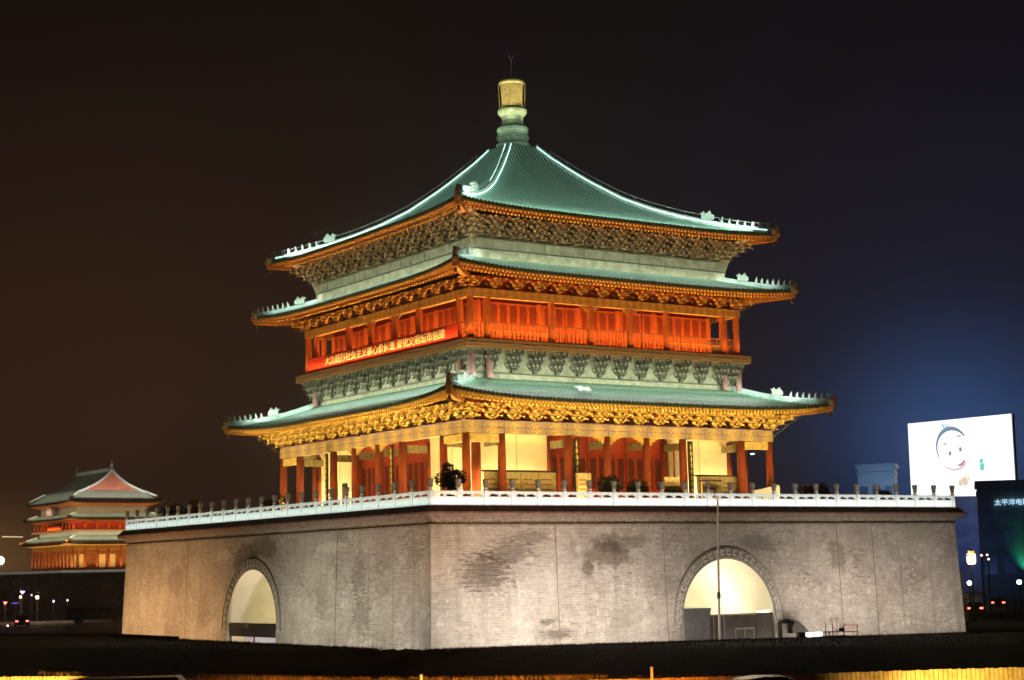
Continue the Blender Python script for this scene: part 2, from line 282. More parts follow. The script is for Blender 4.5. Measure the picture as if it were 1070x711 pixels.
# ------------------------------------------------------------------ building helpers
class MB:
    def __init__(s): s.v = []; s.f = []; s.m = []
    def poly(s, pts, m=0):
        n = len(s.v); s.v += [tuple(p) for p in pts]; s.f.append(tuple(range(n, n+len(pts)))); s.m.append(m)
    def hexa(s, p, m=0, mend=None, end=0):   # 8 points: bottom ring, top ring
        n = len(s.v); s.v += [tuple(q) for q in p]
        fs = [(0, 3, 2, 1), (4, 5, 6, 7), (0, 1, 5, 4), (1, 2, 6, 5), (2, 3, 7, 6), (3, 0, 4, 7)]
        for i, q in enumerate(fs): s.f.append(tuple(n+j for j in q)); s.m.append(mend if (mend is not None and i == end) else m)
    def box(s, x0, x1, y0, y1, z0, z1, m=0):
        s.hexa([(x0, y0, z0), (x1, y0, z0), (x1, y1, z0), (x0, y1, z0), (x0, y0, z1), (x1, y0, z1), (x1, y1, z1), (x0, y1, z1)], m)
    def bar(s, a, b, w, h=None, m=0, mend=None):
        a, b = Vector(a), Vector(b); h = h or w; d = (b-a).normalized()
        q = Vector((0, 0, 1)) if abs(d.z) < .95 else Vector((1, 0, 0))
        x = d.cross(q).normalized()*w/2; y = x.cross(d).normalized()*h/2
        n = len(s.v)
        s.v += [tuple(p) for p in (a-x-y, a+x-y, a+x+y, a-x+y, b-x-y, b+x-y, b+x+y, b-x+y)]
        for i, q in enumerate([(0, 3, 2, 1), (4, 5, 6, 7), (0, 1, 5, 4), (1, 2, 6, 5), (2, 3, 7, 6), (3, 0, 4, 7)]):
            s.f.append(tuple(n+j for j in q)); s.m.append(mend if (mend is not None and i == 1) else m)
    def tube(s, pts, rad, n=8, m=0, cap=True):
        rings = []; pts = [Vector(p) for p in pts]
        for i, p in enumerate(pts):
            d = (pts[min(i+1, len(pts)-1)]-pts[max(i-1, 0)]).normalized()
            q = Vector((0, 0, 1)) if abs(d.z) < .9 else Vector((1, 0, 0))
            x = d.cross(q).normalized(); y = x.cross(d)
            r = rad[i] if isinstance(rad, (list, tuple)) else rad
            rings.append([p+x*math.cos(a)*r+y*math.sin(a)*r for a in [2*math.pi*j/n for j in range(n)]])
        s.loft(rings, m, cap)
    def loft(s, rings, m=0, cap=True):
        n0 = len(s.v); n = len(rings[0])
        for r in rings: s.v += [tuple(p) for p in r]
        for i in range(len(rings)-1):
            for j in range(n):
                a = n0+i*n+j; b = n0+i*n+(j+1) % n
                s.f.append((a, b, b+n, a+n)); s.m.append(m)
        if cap:
            s.f.append(tuple(n0+j for j in reversed(range(n)))); s.m.append(m)
            s.f.append(tuple(n0+(len(rings)-1)*n+j for j in range(n))); s.m.append(m)
    def lathe(s, prof, c=(0, 0), n=24, m=0):
        s.loft([[(c[0]+r*math.cos(2*math.pi*j/n), c[1]+r*math.sin(2*math.pi*j/n), z) for j in range(n)] for r, z in prof], m)
    def prism(s, outline, a, b, m=0):         # outline in (x, z), extruded from y=a to y=b
        n = len(outline)
        s.loft([[(x, a, z) for x, z in outline], [(x, b, z) for x, z in outline]], m)
    def xf(s, fn): s.v = [tuple(fn(Vector(p))) for p in s.v]; return s
    def mesh(s, name, mats):
        me = bpy.data.meshes.new(name); me.from_pydata(s.v, [], s.f)
        for q in (mats if isinstance(mats, (list, tuple)) else [mats]): me.materials.append(q)
        if any(s.m): me.polygons.foreach_set('material_index', s.m)
        me.update(); return me
    def build(s, name, mats, parent=None, loc=(0, 0, 0), rz=0, smooth=False):
        me = s.mesh(name, mats)
        if smooth: me.polygons.foreach_set('use_smooth', [True]*len(me.polygons))
        return link(name, me, parent, loc, rz)
def link(name, me, parent=None, loc=(0, 0, 0), rz=0):
    o = bpy.data.objects.new(name, me); COL.objects.link(o); o.location = loc; o.rotation_euler = (0, 0, rz)
    if parent: o.parent = parent
    return o
def tag(o, label=None, cat=None, group=None, kind=None):
    if label: o['label'] = label
    if cat: o['category'] = cat
    if group: o['group'] = group
    if kind: o['kind'] = kind
    return o
def thing(name, label, cat, loc=(0, 0, 0), rz=0, group=None):
    o = bpy.data.objects.new(name, None); COL.objects.link(o); o.location = loc; o.rotation_euler = (0, 0, rz); o.empty_display_size = .3
    return tag(o, label, cat, group)
def copy_tree(o, parent=None):
    c = o.copy(); COL.objects.link(c); c.parent = parent
    for ch in list(o.children): copy_tree(ch, c)
    return c
def cut(k, L, th): return L if k % 2 == 0 else L-th-.003      # corners butt, they never share a plane
RZ = [0, -math.pi/2, math.pi, math.pi/2]     # facade k = facade 0 turned by RZ[k]
def interp(tab, x):
    if x <= tab[0][0]: return tab[0][1]
    for (a, p), (b, q) in zip(tab, tab[1:]):
        if x <= b: return p+(q-p)*(x-a)/(b-a)
    return tab[-1][1]

# ------------------------------------------------------------------ ground
def bank_h(x, y):
    dx = max(abs(x-BX)-HX, 0); dy = max(abs(y-BY)-HY, 0); r = math.hypot(dx, dy)
    if max(abs(x-BX)-HX, abs(y-BY)-HY) < 0: return -.05
    H = 1.77-.0153*x-(max(y-14, 0)*.014)
    H = max(min(H, 2.1), .9)
    if r < 2.65: return -.05
    if r < 3.4: t = (r-2.65)/.75; return -.05+(H+.05)*t*t*(3-2*t)
    v = Vector((x-CAM[0], y-CAM[1], 0)); dc = v.length; f2 = Vector((fw.x, fw.y, 0)).normalized(); r2 = Vector((f2.y, -f2.x, 0))
    px = 535+FPX*v.dot(r2)/max(v.dot(f2), 1)          # the bank ends at the slatted fence
    q = dc-interp(FP, px)
    if q < .36: return -.05
    return max(H*min(1, .34+.66*(max(q-.35, 0)/5.5)**.8)*max(0, min(1, 1-(r-24)/14)), -.05) if q < 5.85 else max(H*max(0, min(1, 1-(r-24)/14)), -.05)
def interp(tab, x):
    if x <= tab[0][0]: return tab[0][1]
    for (a, p), (b, q) in zip(tab, tab[1:]):
        if x <= b: return p+(q-p)*(x-a)/(b-a)
    return tab[-1][1]
FP = [(-60, 87), (0, 86.5), (70, 85), (150, 82), (230, 78), (330, 74.2), (420, 72), (520, 71), (600, 71), (740, 71.8), (860, 73.2), (960, 74.8), (1070, 76.2), (1130, 77)]
g = MB(); g.poly([(-600, -560, 0), (820, -560, 0), (820, 860, 0), (-600, 860, 0)])
tag(g.build('ground', mat('asphalt_night', (.045, .042, .04), .75, .3, .4)), kind='structure')
g = MB(); N = 330; xs = [-62+i*.4 for i in range(N)]; ys = [-62+i*.4 for i in range(N)]
for y in ys:
    for x in xs: g.v.append((x, y, bank_h(x, y)+(random.uniform(-.03, .03) if bank_h(x, y) > 0 else 0)))
for j in range(N-1):
    for i in range(N-1):
        a = j*N+i
        if max(g.v[q][2] for q in (a, a+1, a+N, a+N+1)) > -.02: g.f.append((a, a+1, a+N+1, a+N)); g.m.append(0)
tag(g.build('grass_bank', mat('turf', (.026, .018, .009), .95, .5, 1.2, bump=.6, bscale=6), smooth=True), kind='structure')
# blades along the crest and on the slope
g = MB()
def blade(x, y, z, h, w=.02):
    a = random.uniform(0, 6.28); lx, ly = random.uniform(-.3, .3)*h, random.uniform(-.3, .3)*h
    dx, dy = math.cos(a)*w, math.sin(a)*w
    g.poly([(x-dx, y-dy, z-.03), (x+dx, y+dy, z-.03), (x+lx, y+ly, z+h)])
for i in range(26000):
    if random.random() < .55: x, y = random.uniform(-23, 30), BY-HY-random.uniform(3.2, 5)
    else: x, y = BX-HX-random.uniform(3.2, 5), random.uniform(-23, 42)
    h = random.uniform(.04, .12)*(1 if random.random() < .985 else 1.9); blade(x, y, bank_h(x, y), h, random.uniform(.008, .018))
for i in range(9000):
    a = random.uniform(0, 1); x, y = random.uniform(-34, 12), 0
    p = at(random.uniform(-20, 1090), 690, random.uniform(70, 90)); x, y = p.x, p.y
    if bank_h(x, y) > .3: blade(x, y, bank_h(x, y), random.uniform(.05, .14), random.uniform(.015, .035))
tag(g.build('lawn_grass', mat('grass_blade', (.013, .012, .006), .9, .4, .7)), 'dark short grass fringing the bank below the brick wall', 'grass', kind='stuff')

# ------------------------------------------------------------------ brick platform
plat = thing('brick_platform', 'square grey brick platform with two arched passages carrying the lit bell tower', 'platform', (BX, BY, 0))
def wall_face(k):
    L, Dp = (HX, HY) if k % 2 == 0 else (HY, HX)
    ca = [.15-BX, .45-0+BY, 0, 0][k]
    if k == 1: ca = -(.30-BY)
    cz, r, zt = 2.70, 3.06, 8.05
    off = lambda z: -.12+.30*(1-z/8.0)
    mb = MB()
    def P(s, z): return (s*(1+off(z)/Dp) if abs(abs(s)-L) < 1e-6 else s, -(Dp+off(z)), z)
    def quad(s0, s1, za0, za1, zb0, zb1): mb.poly([P(s0, za0), P(s1, za1), P(s1, zb1), P(s0, zb0)])
    if k < 2:
        quad(-L, ca-r, 0, 0, cz, cz); quad(ca+r, L, 0, 0, cz, cz)
        quad(-L, ca-r, cz, cz, zt, zt); quad(ca+r, L, cz, cz, zt, zt)
        n = 28; arc = [(ca-r*math.cos(math.pi*i/n), cz+r*math.sin(math.pi*i/n)) for i in range(n+1)]
        for (a, za), (b, zb) in zip(arc, arc[1:]): mb.poly([P(a, za), P(b, zb), P(b, zt), P(a, zt)])
    else: quad(-L, L, 0, 0, zt, zt)
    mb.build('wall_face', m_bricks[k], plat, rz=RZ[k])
    if k > 1: return
    # raised corner strip and shallow pilasters, dentil courses and coping are separate masonry parts
    for s in ((-10.5, -3.85, 8.2, 10.85) if k == 0 else (9.55, -9.0)):
        pl = MB(); pl.hexa([(s-.016, -(Dp+off(0)+.012), 0), (s+.016, -(Dp+off(0)+.012), 0), (s+.016, -(Dp+off(0)-.05), 0), (s-.016, -(Dp+off(0)-.05), 0),
                          (s-.016, -(Dp+off(7.5)+.012), 7.5), (s+.016, -(Dp+off(7.5)+.012), 7.5), (s+.016, -(Dp+off(7.5)-.05), 7.5), (s-.016, -(Dp+off(7.5)-.05), 7.5)])
        pl.build('wall_joint', mat('joint_mortar', (.11, .10, .09), .9, .2, 5), plat, rz=RZ[k])
    dn = MB(); s = -L+.1
    while s < L-.2:
        dn.prism([(s, 7.80), (s+.10, 7.66), (s+.20, 7.80)], -(Dp-.055), -(Dp-.2)); s += .23
    dn.box(-L-.10, L+.10, -(Dp+.06), -(Dp-.2), 7.803, 7.93); dn.box(-L-.06, L+.06, -(Dp-.03), -(Dp-.2), 7.48, 7.585)
    dn.build('dentil_course', mat('corbel_brick', (.24, .21, .18), .9, .35, 5), plat, rz=RZ[k])
    # arch trim
    rb = MB(); n = 36; ri, ro, yb = r+.10, r+.60, lambda z: -(Dp+off(z)+.03)
    for i in range(n):
        a, b = [-.06+(math.pi+.12)*(i+j)/n for j in (0, 1)]
        q = [(ca-ri*math.cos(a), cz+ri*math.sin(a)), (ca-ri*math.cos(b), cz+ri*math.sin(b)), (ca-ro*math.cos(b), cz+ro*math.sin(b)), (ca-ro*math.cos(a), cz+ro*math.sin(a))]
        rb.hexa([(x, yb(z), z) for x, z in q]+[(x, yb(z)+.1, z) for x, z in q])
    tr = rb.build('arch_trim', m_trim, plat, rz=RZ[k])
    fr = MB(); cells = 26; tA = (math.pi+.10)/cells
    path = [(0, .12), (0, .88), (.78, .88), (.78, .36), (.40, .36), (.40, .60)]
    def pt(u, v): a = -.05+u*tA; rr = ri+.03+v*(ro-ri-.06); x, z = ca-rr*math.cos(a), cz+rr*math.sin(a); return (x, yb(z)-.006, z)
    for c in range(cells):
        for (a, b) in zip(path, path[1:]):
            fr.bar(pt(c+a[0], a[1]), pt(c+b[0], b[1]), .038, .02)
        fr.bar(pt(c-.22, .12), pt(c, .12), .05, .03)
    for v in (-.04, 1.04):
        for i in range(60): fr.bar(pt(cells*i/60, v), pt(cells*(i+1)/60, v), .03, .02)
    fr.build('fret_pattern', m_fret, tr)
    # the passage behind the arch
    vt = MB(); D0, D1 = Dp+off(3)-.02, Dp-15.2
    pts = [(ca-r, 0), (ca-r, cz)]+[(ca-r*math.cos(math.pi*i/30), cz+r*math.sin(math.pi*i/30)) for i in range(1, 30)]+[(ca+r, cz), (ca+r, 0)]
    for (a, za), (b, zb) in zip(pts, pts[1:]): vt.poly([(a, -(Dp+off(za)), za), (b, -(Dp+off(zb)), zb), (b, -D1, zb), (a, -D1, za)])
    vt.poly([(x, -D1, z) for x, z in pts])
    vt.build('vault', m_vault, plat, rz=RZ[k], smooth=False)
for k in range(4): wall_face(k)
cp = MB()                                     # coping: one dark sloping course round the whole platform
def ring(d, z): return [(-HX-d, -HY-d, z), (HX+d, -HY-d, z), (HX+d, HY+d, z), (-HX-d, HY+d, z)]
cp.loft([ring(-.3, 7.935), ring(.30, 7.935), ring(.36, 8.08), ring(.36, 8.16), ring(.10, 8.44), ring(.12, 8.47)], 0, False)
cp.build('coping', m_coping, plat)
ft = MB(); ft.poly([(-HX-.12, -HY-.12, 8.47), (HX+.12, -HY-.12, 8.47), (HX+.12, HY+.12, 8.47), (-HX-.12, HY+.12, 8.47)])
ft.loft([ring(-.28, 8.474), ring(-.28, 8.60)], 0, False)
ft.poly(ring(-.28, 8.60)); ft.build('terrace_floor', m_floor, plat)

# ------------------------------------------------------------------ balustrade
bal = thing('stone_balustrade', 'white stone balustrade of panels and capped posts round the terrace edge', 'balustrade', (BX, BY, 8.474))
pm = MB(); pm.box(-.10, .10, -.10, .10, 0, .70); pm.loft([[(sx*a, sy*a, z) for sx, sy in ((-1, -1), (1, -1), (1, 1), (-1, 1))] for a, z in ((.075, .70), (.06, .76), (.075, .80))])
post_me = pm.mesh('post', m_stone)
fm = MB(); fm.loft([[(sx*a, sy*a, z) for sx, sy in ((-1, -1), (1, -1), (1, 1), (-1, 1))] for a, z in ((.055, .80), (.08, .86), (.085, .93), (.065, .96), (.095, 1.00), (.10, 1.10), (.11, 1.20), (.08, 1.24))])
fin_me = fm.mesh('post_cap', m_cap)
def panel_mesh(w):
    p = MB(); a = w/2-.10
    p.box(-a, a, -.06, .06, .0, .40); p.box(-a, a, -.055, .055, .535, .66)
    p.box(-a, -a+.12, -.05, .05, .40, .535); p.box(a-.12, a, -.05, .05, .40, .535)
    # cloud-shaped support between the two openings
    p.prism([(-.05, .40), (.05, .40), (.09, .46), (.05, .50), (.10, .535), (-.10, .535), (-.05, .50), (-.09, .46)], -.045, .045)
    for s in (-1, 1):
        p.prism([(s*(a-.12), .47), (s*(a-.24), .535), (s*(a-.12), .535)][::s], -.04, .04)
        p.prism([(s*.10, .535), (s*.26, .535), (s*.16, .505)][::-s], -.04, .04)
    p.box(-a+.08, a-.08, -.068, -.055, .10, .32)
    return p.mesh('panel', m_stone)
for k, n in ((0, 23), (1, 23)):
    L, Dp = (HX, HY) if k == 0 else (HY, HX)
    L2 = L-.12; pan = panel_mesh(2*L2/n)
    for i in range(n+1):
        if k == 1 and i == n: continue        # the near corner post belongs to both runs
        s = -L2+2*L2*i/n if k == 0 else L2-2*L2*(n-i)/n
        if k == 0: loc = (s, -Dp+.12, 0)
        else: loc = (-Dp+.12, -(-L2+2*L2*i/n), 0)
        q = link('post', post_me, bal, loc, RZ[k]); link('post_cap', fin_me, q, rz=random.choice((0, 1.5708, 3.1416)))
    for i in range(n):
        s = -L2+2*L2*(i+.5)/n
        loc = (s, -Dp+.12, 0) if k == 0 else (-Dp+.12, -s, 0)
        link('panel', pan, bal, loc, RZ[k])

# ------------------------------------------------------------------ bell tower
TW = thing('bell_tower', 'three-eaved bell tower with green tiled roofs, red columns and golden finial', 'bell tower', (0, 0, 8.6))
Z0 = 8.6
def zz(v): return v-Z0
class TB(MB):
    def build(s, name, mats, parent=None, loc=(0, 0, 0), rz=0, smooth=False):   # heights are written above the ground, parts hang on the tower
        s.v = [(x, y, z-Z0) for x, y, z in s.v]
        return MB.build(s, name, mats, parent or TW, loc, rz, smooth)

# --- roofs: hip tables give the height of the hip's crest over its distance from the axis
ROOFS = [
    dict(hip=[(9.2, 16.02), (9.88, 15.74), (10.55, 15.49), (11.73, 15.20), (12.5, 15.10), (13.3, 15.08)], dt=9.2, de=12.98, ze=14.28, fl=.32, lift=.62, rh=.34, figs=(11.6, 13.1), beast=11.05),
    dict(hip=[(8.9, 22.62), (9.94, 22.27), (10.74, 22.05), (11.4, 21.93), (11.95, 21.90)], dt=8.95, de=11.62, ze=21.30, fl=.32, lift=.42, rh=.30, figs=(10.35, 11.75), beast=9.8),
    dict(hip=[(.9, 31.88), (1.85, 30.62), (2.69, 29.74), (3.51, 28.98), (4.75, 27.95), (5.98, 27.20), (7.2, 26.62), (8.42, 26.15), (9.63, 25.76), (10.6, 25.52), (11.3, 25.42)], dt=1.05, de=10.98, ze=24.82, fl=.30, lift=.48, rh=.34, figs=(9.0, 10.95), beast=8.4),
]
def make_roof(rf, lv):
    de, dt, ze, fl, lift, rh = rf['de'], rf['dt'], rf['ze'], rf['fl'], rf['lift'], rf['rh']
    hipz = lambda d: interp(rf['hip'], d)-rh
    zc = hipz(de+fl)
    def edge(s):                               # eave distance at s
        t = min(abs(s)/(de+fl), 1); return de+fl*t**5
    def z_at(s, d):
        t = min(abs(s)/max(d, .01), 1); q = max(0, min(1, (d-dt)/(de-dt)))
        drop = (zc-ze)*q**2.2
        return hipz(d)-drop*(1-t**4.5)
    rf['z_at'] = z_at; rf['edge'] = edge
    roots = []
    for k in range(4):
        mb = TB(); step = .262; n = int((de+fl-.05)/step)
        segs = 12 if lv == 2 else 5
        rows = [i*step for i in range(-n, n+1)]
        # pan tiles: one sheet
        cols = [-(de+fl)]+[r+step/2 for r in rows[:-1]]+[(de+fl)]
        def rowpts(s):
            d1 = edge(s); d0 = min(max(dt, abs(s)), d1-.001)
            return [(s, -(d1+(d0-d1)*j/segs), z_at(s, d1+(d0-d1)*j/segs)) for j in range(segs+1)]
        cp_ = [rowpts(c) for c in cols]
        n0 = len(mb.v)
        for c in cp_: mb.v += c
        for i in range(len(cols)-1):
            for j in range(segs):
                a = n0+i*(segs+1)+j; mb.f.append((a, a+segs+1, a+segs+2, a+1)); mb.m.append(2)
        # cover tiles: half-round rows, stepped a little at every tile
        rr = .078
        for s in rows:
            pts = rowpts(s)
            if math.hypot(pts[0][1]-pts[-1][1], 0) < .25: continue
            n0 = len(mb.v)
            for x, y, z in pts:
                for a in (0, 45, 90, 135, 180): mb.v.append((x+rr*math.cos(R(a)), y, z+.01+rr*1.15*math.sin(R(a))))
            for j in range(len(pts)-1):
                for q in range(4):
                    a = n0+j*5+q; mb.f.append((a, a+1, a+6, a+5)); mb.m.append(0)
            x, y, z = pts[0]                     # the round tile end hangs over the eave
            dn = len(mb.v); c = [(x+.098*math.cos(2*math.pi*q/8), y-.02, z+.0+.118*math.sin(2*math.pi*q/8)) for q in range(8)]
            mb.v += c+[(a, b+.09, e) for a, b, e in c]
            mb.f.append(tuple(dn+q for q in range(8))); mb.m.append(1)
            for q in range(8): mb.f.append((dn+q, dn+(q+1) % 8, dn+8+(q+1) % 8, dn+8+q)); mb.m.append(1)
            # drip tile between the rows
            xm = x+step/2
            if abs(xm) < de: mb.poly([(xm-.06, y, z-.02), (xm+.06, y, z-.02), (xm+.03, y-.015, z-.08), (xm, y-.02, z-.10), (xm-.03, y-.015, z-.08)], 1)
        r = mb.build('roof', [m_tile, m_tilend, m_pan_shaded], rz=RZ[k]); roots.append(r)
        # eave: two rows of rafters under a board
        ev = TB(); boards = TB()
        for s in [i*.25 for i in range(-int(de/.25), int(de/.25)+1)]:
            e = edge(s); zE = z_at(s, e)
            for (o0, ln, dz, w, sl) in ((.05, .95, -.20, .10, .30), (.62, 1.5, -.40, .115, .34)):
                d1 = e-o0; d0 = max(d1-ln, abs(s)*1.0)
                if d1-d0 < .12: continue
                t = (abs(s)/de)**4
                zz1 = zE+dz-(o0*-.22)*(1); zz0 = zz1+sl*(d1-d0)*(1-.6*t)
                ev.bar((s, -d0, zz0), (s, -d1, zz1), w, w, 0, 1)
        ns = 40
        for j in range(ns):
            s0, s1 = [-(de+fl)+2*(de+fl)*(j+q)/ns for q in (0, 1)]
            def bp(s, o, dz): e = edge(s); d = max(e-o, min(abs(s), e)); return (s, -d, z_at(s, e)+dz+(e-d)*.30*(1-.6*min(1, abs(s)/de)**4))
            for (o, dz) in ((-.01, -.055), ):    # the board that carries the tile ends
                a, b = bp(s0, .03, -.05), bp(s1, .03, -.05); a2, b2 = bp(s0, .03, -.155), bp(s1, .03, -.155)
                a3, b3 = bp(s0, .12, -.155), bp(s1, .12, -.155)
                boards.poly([a2, b2, b, a]); boards.poly([a3, b3, b2, a2])
            boards.poly([bp(s0, .06, -.11), bp(s1, .06, -.11), bp(s1, 3.4, -.11), bp(s0, 3.4, -.11)][::-1])
            boards.poly([bp(s0, .62, -.20), bp(s1, .62, -.20), bp(s1, .62, -.33), bp(s0, .62, -.33)])
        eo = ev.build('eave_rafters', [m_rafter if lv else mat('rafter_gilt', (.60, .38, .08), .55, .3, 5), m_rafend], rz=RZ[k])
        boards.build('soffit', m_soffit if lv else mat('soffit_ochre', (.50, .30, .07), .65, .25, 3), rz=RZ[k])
    # hips: crest, lamps along it, beasts
    for c in range(4):
        ang = RZ[c]
        if c == 2: continue                     # the far hip is hidden behind the tower
        # hip of facade c runs to its corner (-,-) turned by ang
        def dp(d, dz=0, side=0):
            q = d; v = Vector((-q, -q, interp(rf['hip'], d)+dz-(.12*max(0, 2.2-d) if lv == 2 else 0))); sd = Vector((1, -1, 0)).normalized()*side
            return v+sd
        hb = TB(); ds = [dt+.0+(de+fl-.02-dt)*j/22 for j in range(23)]
        rings = []
        for d in ds:
            w = .17
            rings.append([dp(d, -rh-.1, -w), dp(d, -rh-.1, w), dp(d, -.12, w*.9), dp(d, -.10, w*.62), dp(d, 0, w*.5), dp(d, .03, 0), dp(d, 0, -w*.5), dp(d, -.10, -w*.62), dp(d, -.12, -w*.9)])
        hb.loft(rings)
        hip = hb.build('hip_ridge', m_ridge, rz=ang)
        led = TB(); a0, a1 = ((1.08, 10.9) if lv == 2 else (dt+.25, rf['beast']-.1))
        for sd in (-1, 1):
            rg = []
            for j in range(17):
                d = a0+(a1-a0)*j/16
                rg.append([dp(d, -.18, sd*.165), dp(d, -.18, sd*.20), dp(d, -.125, sd*.20), dp(d, -.125, sd*.165)])
            if lv == 2: led.loft(rg)
        if lv == 2: led.build('light_strip', m_led, hip)
        # cresting wire on thin stays
        if lv == 2:
            wr = TB(); pts = [dp(dt+.6+(de+fl-.2-dt-.6)*j/26, .26) for j in range(27)]
            wr.tube(pts, .012, 5)
            for j in range(0, 27, 2): wr.tube([pts[j], pts[j]-Vector((0, 0, .27))], .010, 4)
            wr.build('ridge_wire', mat('wire', (.35, .38, .33), .5, 0), hip)
        # beast heads and the row of small figures
        bz = TB(); d = rf['beast']; sc = 1.15 if lv == 2 else 1.0
        o = dp(d, 0); ax = Vector((-1, -1, -.12)).normalized(); upv = Vector((0, 0, 1)); 
        prof = [(-.42, 0), (-.40, .30), (-.52, .50), (-.36, .46), (-.25, .66), (-.16, .44), (.02, .50), (.12, .66), (.22, .62), (.24, .44), (.42, .34), (.34, .24), (.44, .16), (.32, 0)]
        sd = Vector((1, -1, 0)).normalized()
        bz.loft([[o+ax*(-x*sc*.9 if False else x*sc*.8)+upv*(z*sc*.74)+sd*w for x, z in prof] for w in (-.16, -.10, .10, .16)])
        bz.build('ridge_beast', m_beast, hip)
        n = 7; fprof = [(-.12, 0), (-.13, .12), (-.09, .24), (-.03, .22), (.00, .36), (.06, .40), (.11, .34), (.08, .26), (.10, .12), (.13, 0)]
        for j in range(n):
            d = rf['figs'][0]+(rf['figs'][1]-rf['figs'][0])*j/(n-1)
            fb = TB(); o = dp(d, .01); s_ = 1.0*random.uniform(.92, 1.05)
            fb.loft([[o+ax*(x*s_*.62)+upv*(z*s_*.85)+sd*w for x, z in fprof] for w in (-.07, -.035, .035, .07)])
            fb.build('ridge_figure', m_beast, hip)
        # the corner beam, its end cap, a carved tip and a wind bell
        cb_ = TB(); tipd = de+fl
        pts = [(tipd-2.2, zc-.45), (tipd-1.0, zc-.42), (tipd+.02, zc-.28)]
        cb_.loft([[Vector((-d, -d, z))+sd*w+Vector((0, 0, h)) for w, h in ((-.13, -.16), (.13, -.16), (.13, .14), (-.13, .14))] for d, z in pts])
        cb_.build('corner_beam', m_rafter, hip)
        tp = TB(); o = Vector((-tipd-.05, -tipd-.05, zc+.02))
        tp.loft([[o+sd*math.cos(q)*r_+ax*(math.sin(q)*r_)+Vector((0, 0, h)) for q in [math.pi*2*t/8 for t in range(8)]] for r_, h in ((.13, -.2), (.16, 0), (.12, .14), (.14, .22), (.09, .32), (.11, .40), (.02, .62))])
        tp.build('corner_finial', mat('corner_tip', (.34, .17, .07), .6, .3, 9), hip)
        bl = TB(); o = Vector((-tipd+.12, -tipd+.12, zc-.62))
        bl.lathe([(.03, o.z+.16), (.07, o.z+.10), (.09, o.z-.08), (.10, o.z-.12)], (o.x, o.y), 10); bl.tube([o+Vector((0, 0, .12)), o+Vector((0, 0, .28))], .012, 4)
        bl.build('wind_bell', mat('bronze_bell', (.30, .24, .13), .4, .2, 8, metal=.5), hip)
    return roots
for i, rf in enumerate(ROOFS): make_roof(rf, i)

# --- brackets
def bracket(proj, h, w, tiers, sx=1):
    b = MB(); th = h/(tiers+.45); a = .07*sx
    b.hexa([(-.11, -.11, 0), (.11, -.11, 0), (.11, .11, 0), (-.11, .11, 0), (-.17, -.17, th*.4), (.17, -.17, th*.4), (.17, .17, th*.4), (-.17, .17, th*.4)])
    for t in range(tiers):
        z = th*(.4+t); zt = z+th*.62; y = -proj*(t+1)/tiers
        b.hexa([(-a, y+.10, z), (a, y+.10, z), (a, .15, z), (-a, .15, z), (-a, y-.05, zt), (a, y-.05, zt), (a, .15, zt), (-a, .15, zt)])   # outward arm
        for yy, ww in ((y, w*(.62 if t < tiers-1 else .8)), (-proj*t/tiers, w)):
            b.hexa([(-ww*.30, yy-.05, z+th*.12), (ww*.30, yy-.05, z+th*.12), (ww*.30, yy+.05, z+th*.12), (-ww*.30, yy+.05, z+th*.12),
                    (-ww*.5, yy-.05, zt), (ww*.5, yy-.05, zt), (ww*.5, yy+.05, zt), (-ww*.5, yy+.05, zt)])
            for xx in (-ww*.44, 0, ww*.44):
                b.hexa([(xx-.05, yy-.06, zt), (xx+.05, yy-.06, zt), (xx+.05, yy+.06, zt), (xx-.05, yy+.06, zt),
                        (xx-.085, yy-.085, zt+th*.36), (xx+.085, yy-.085, zt+th*.36), (xx+.085, yy+.085, zt+th*.36), (xx-.085, yy+.085, zt+th*.36)], 1)
        b.hexa([(-a*.9, y-.05, z+.02), (a*.9, y-.05, z+.02), (a*.9, y, z+.02), (-a*.9, y, z+.02), (-a*.5, y-.24, z-.06), (a*.5, y-.24, z-.06), (a*.5, y-.20, z+.04), (-a*.5, y-.20, z+.04)])
    return b
TIERS = [  # level, base distance, base height, projection, height, arm width, tiers, count, half run, material
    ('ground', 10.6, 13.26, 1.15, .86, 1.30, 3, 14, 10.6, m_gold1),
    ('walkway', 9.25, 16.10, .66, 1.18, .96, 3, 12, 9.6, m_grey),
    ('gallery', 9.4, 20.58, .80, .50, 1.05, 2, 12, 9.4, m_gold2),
    ('upper', 9.05, 23.52, 1.25, 1.00, 1.22, 4, 12, 9.2, m_brown)]
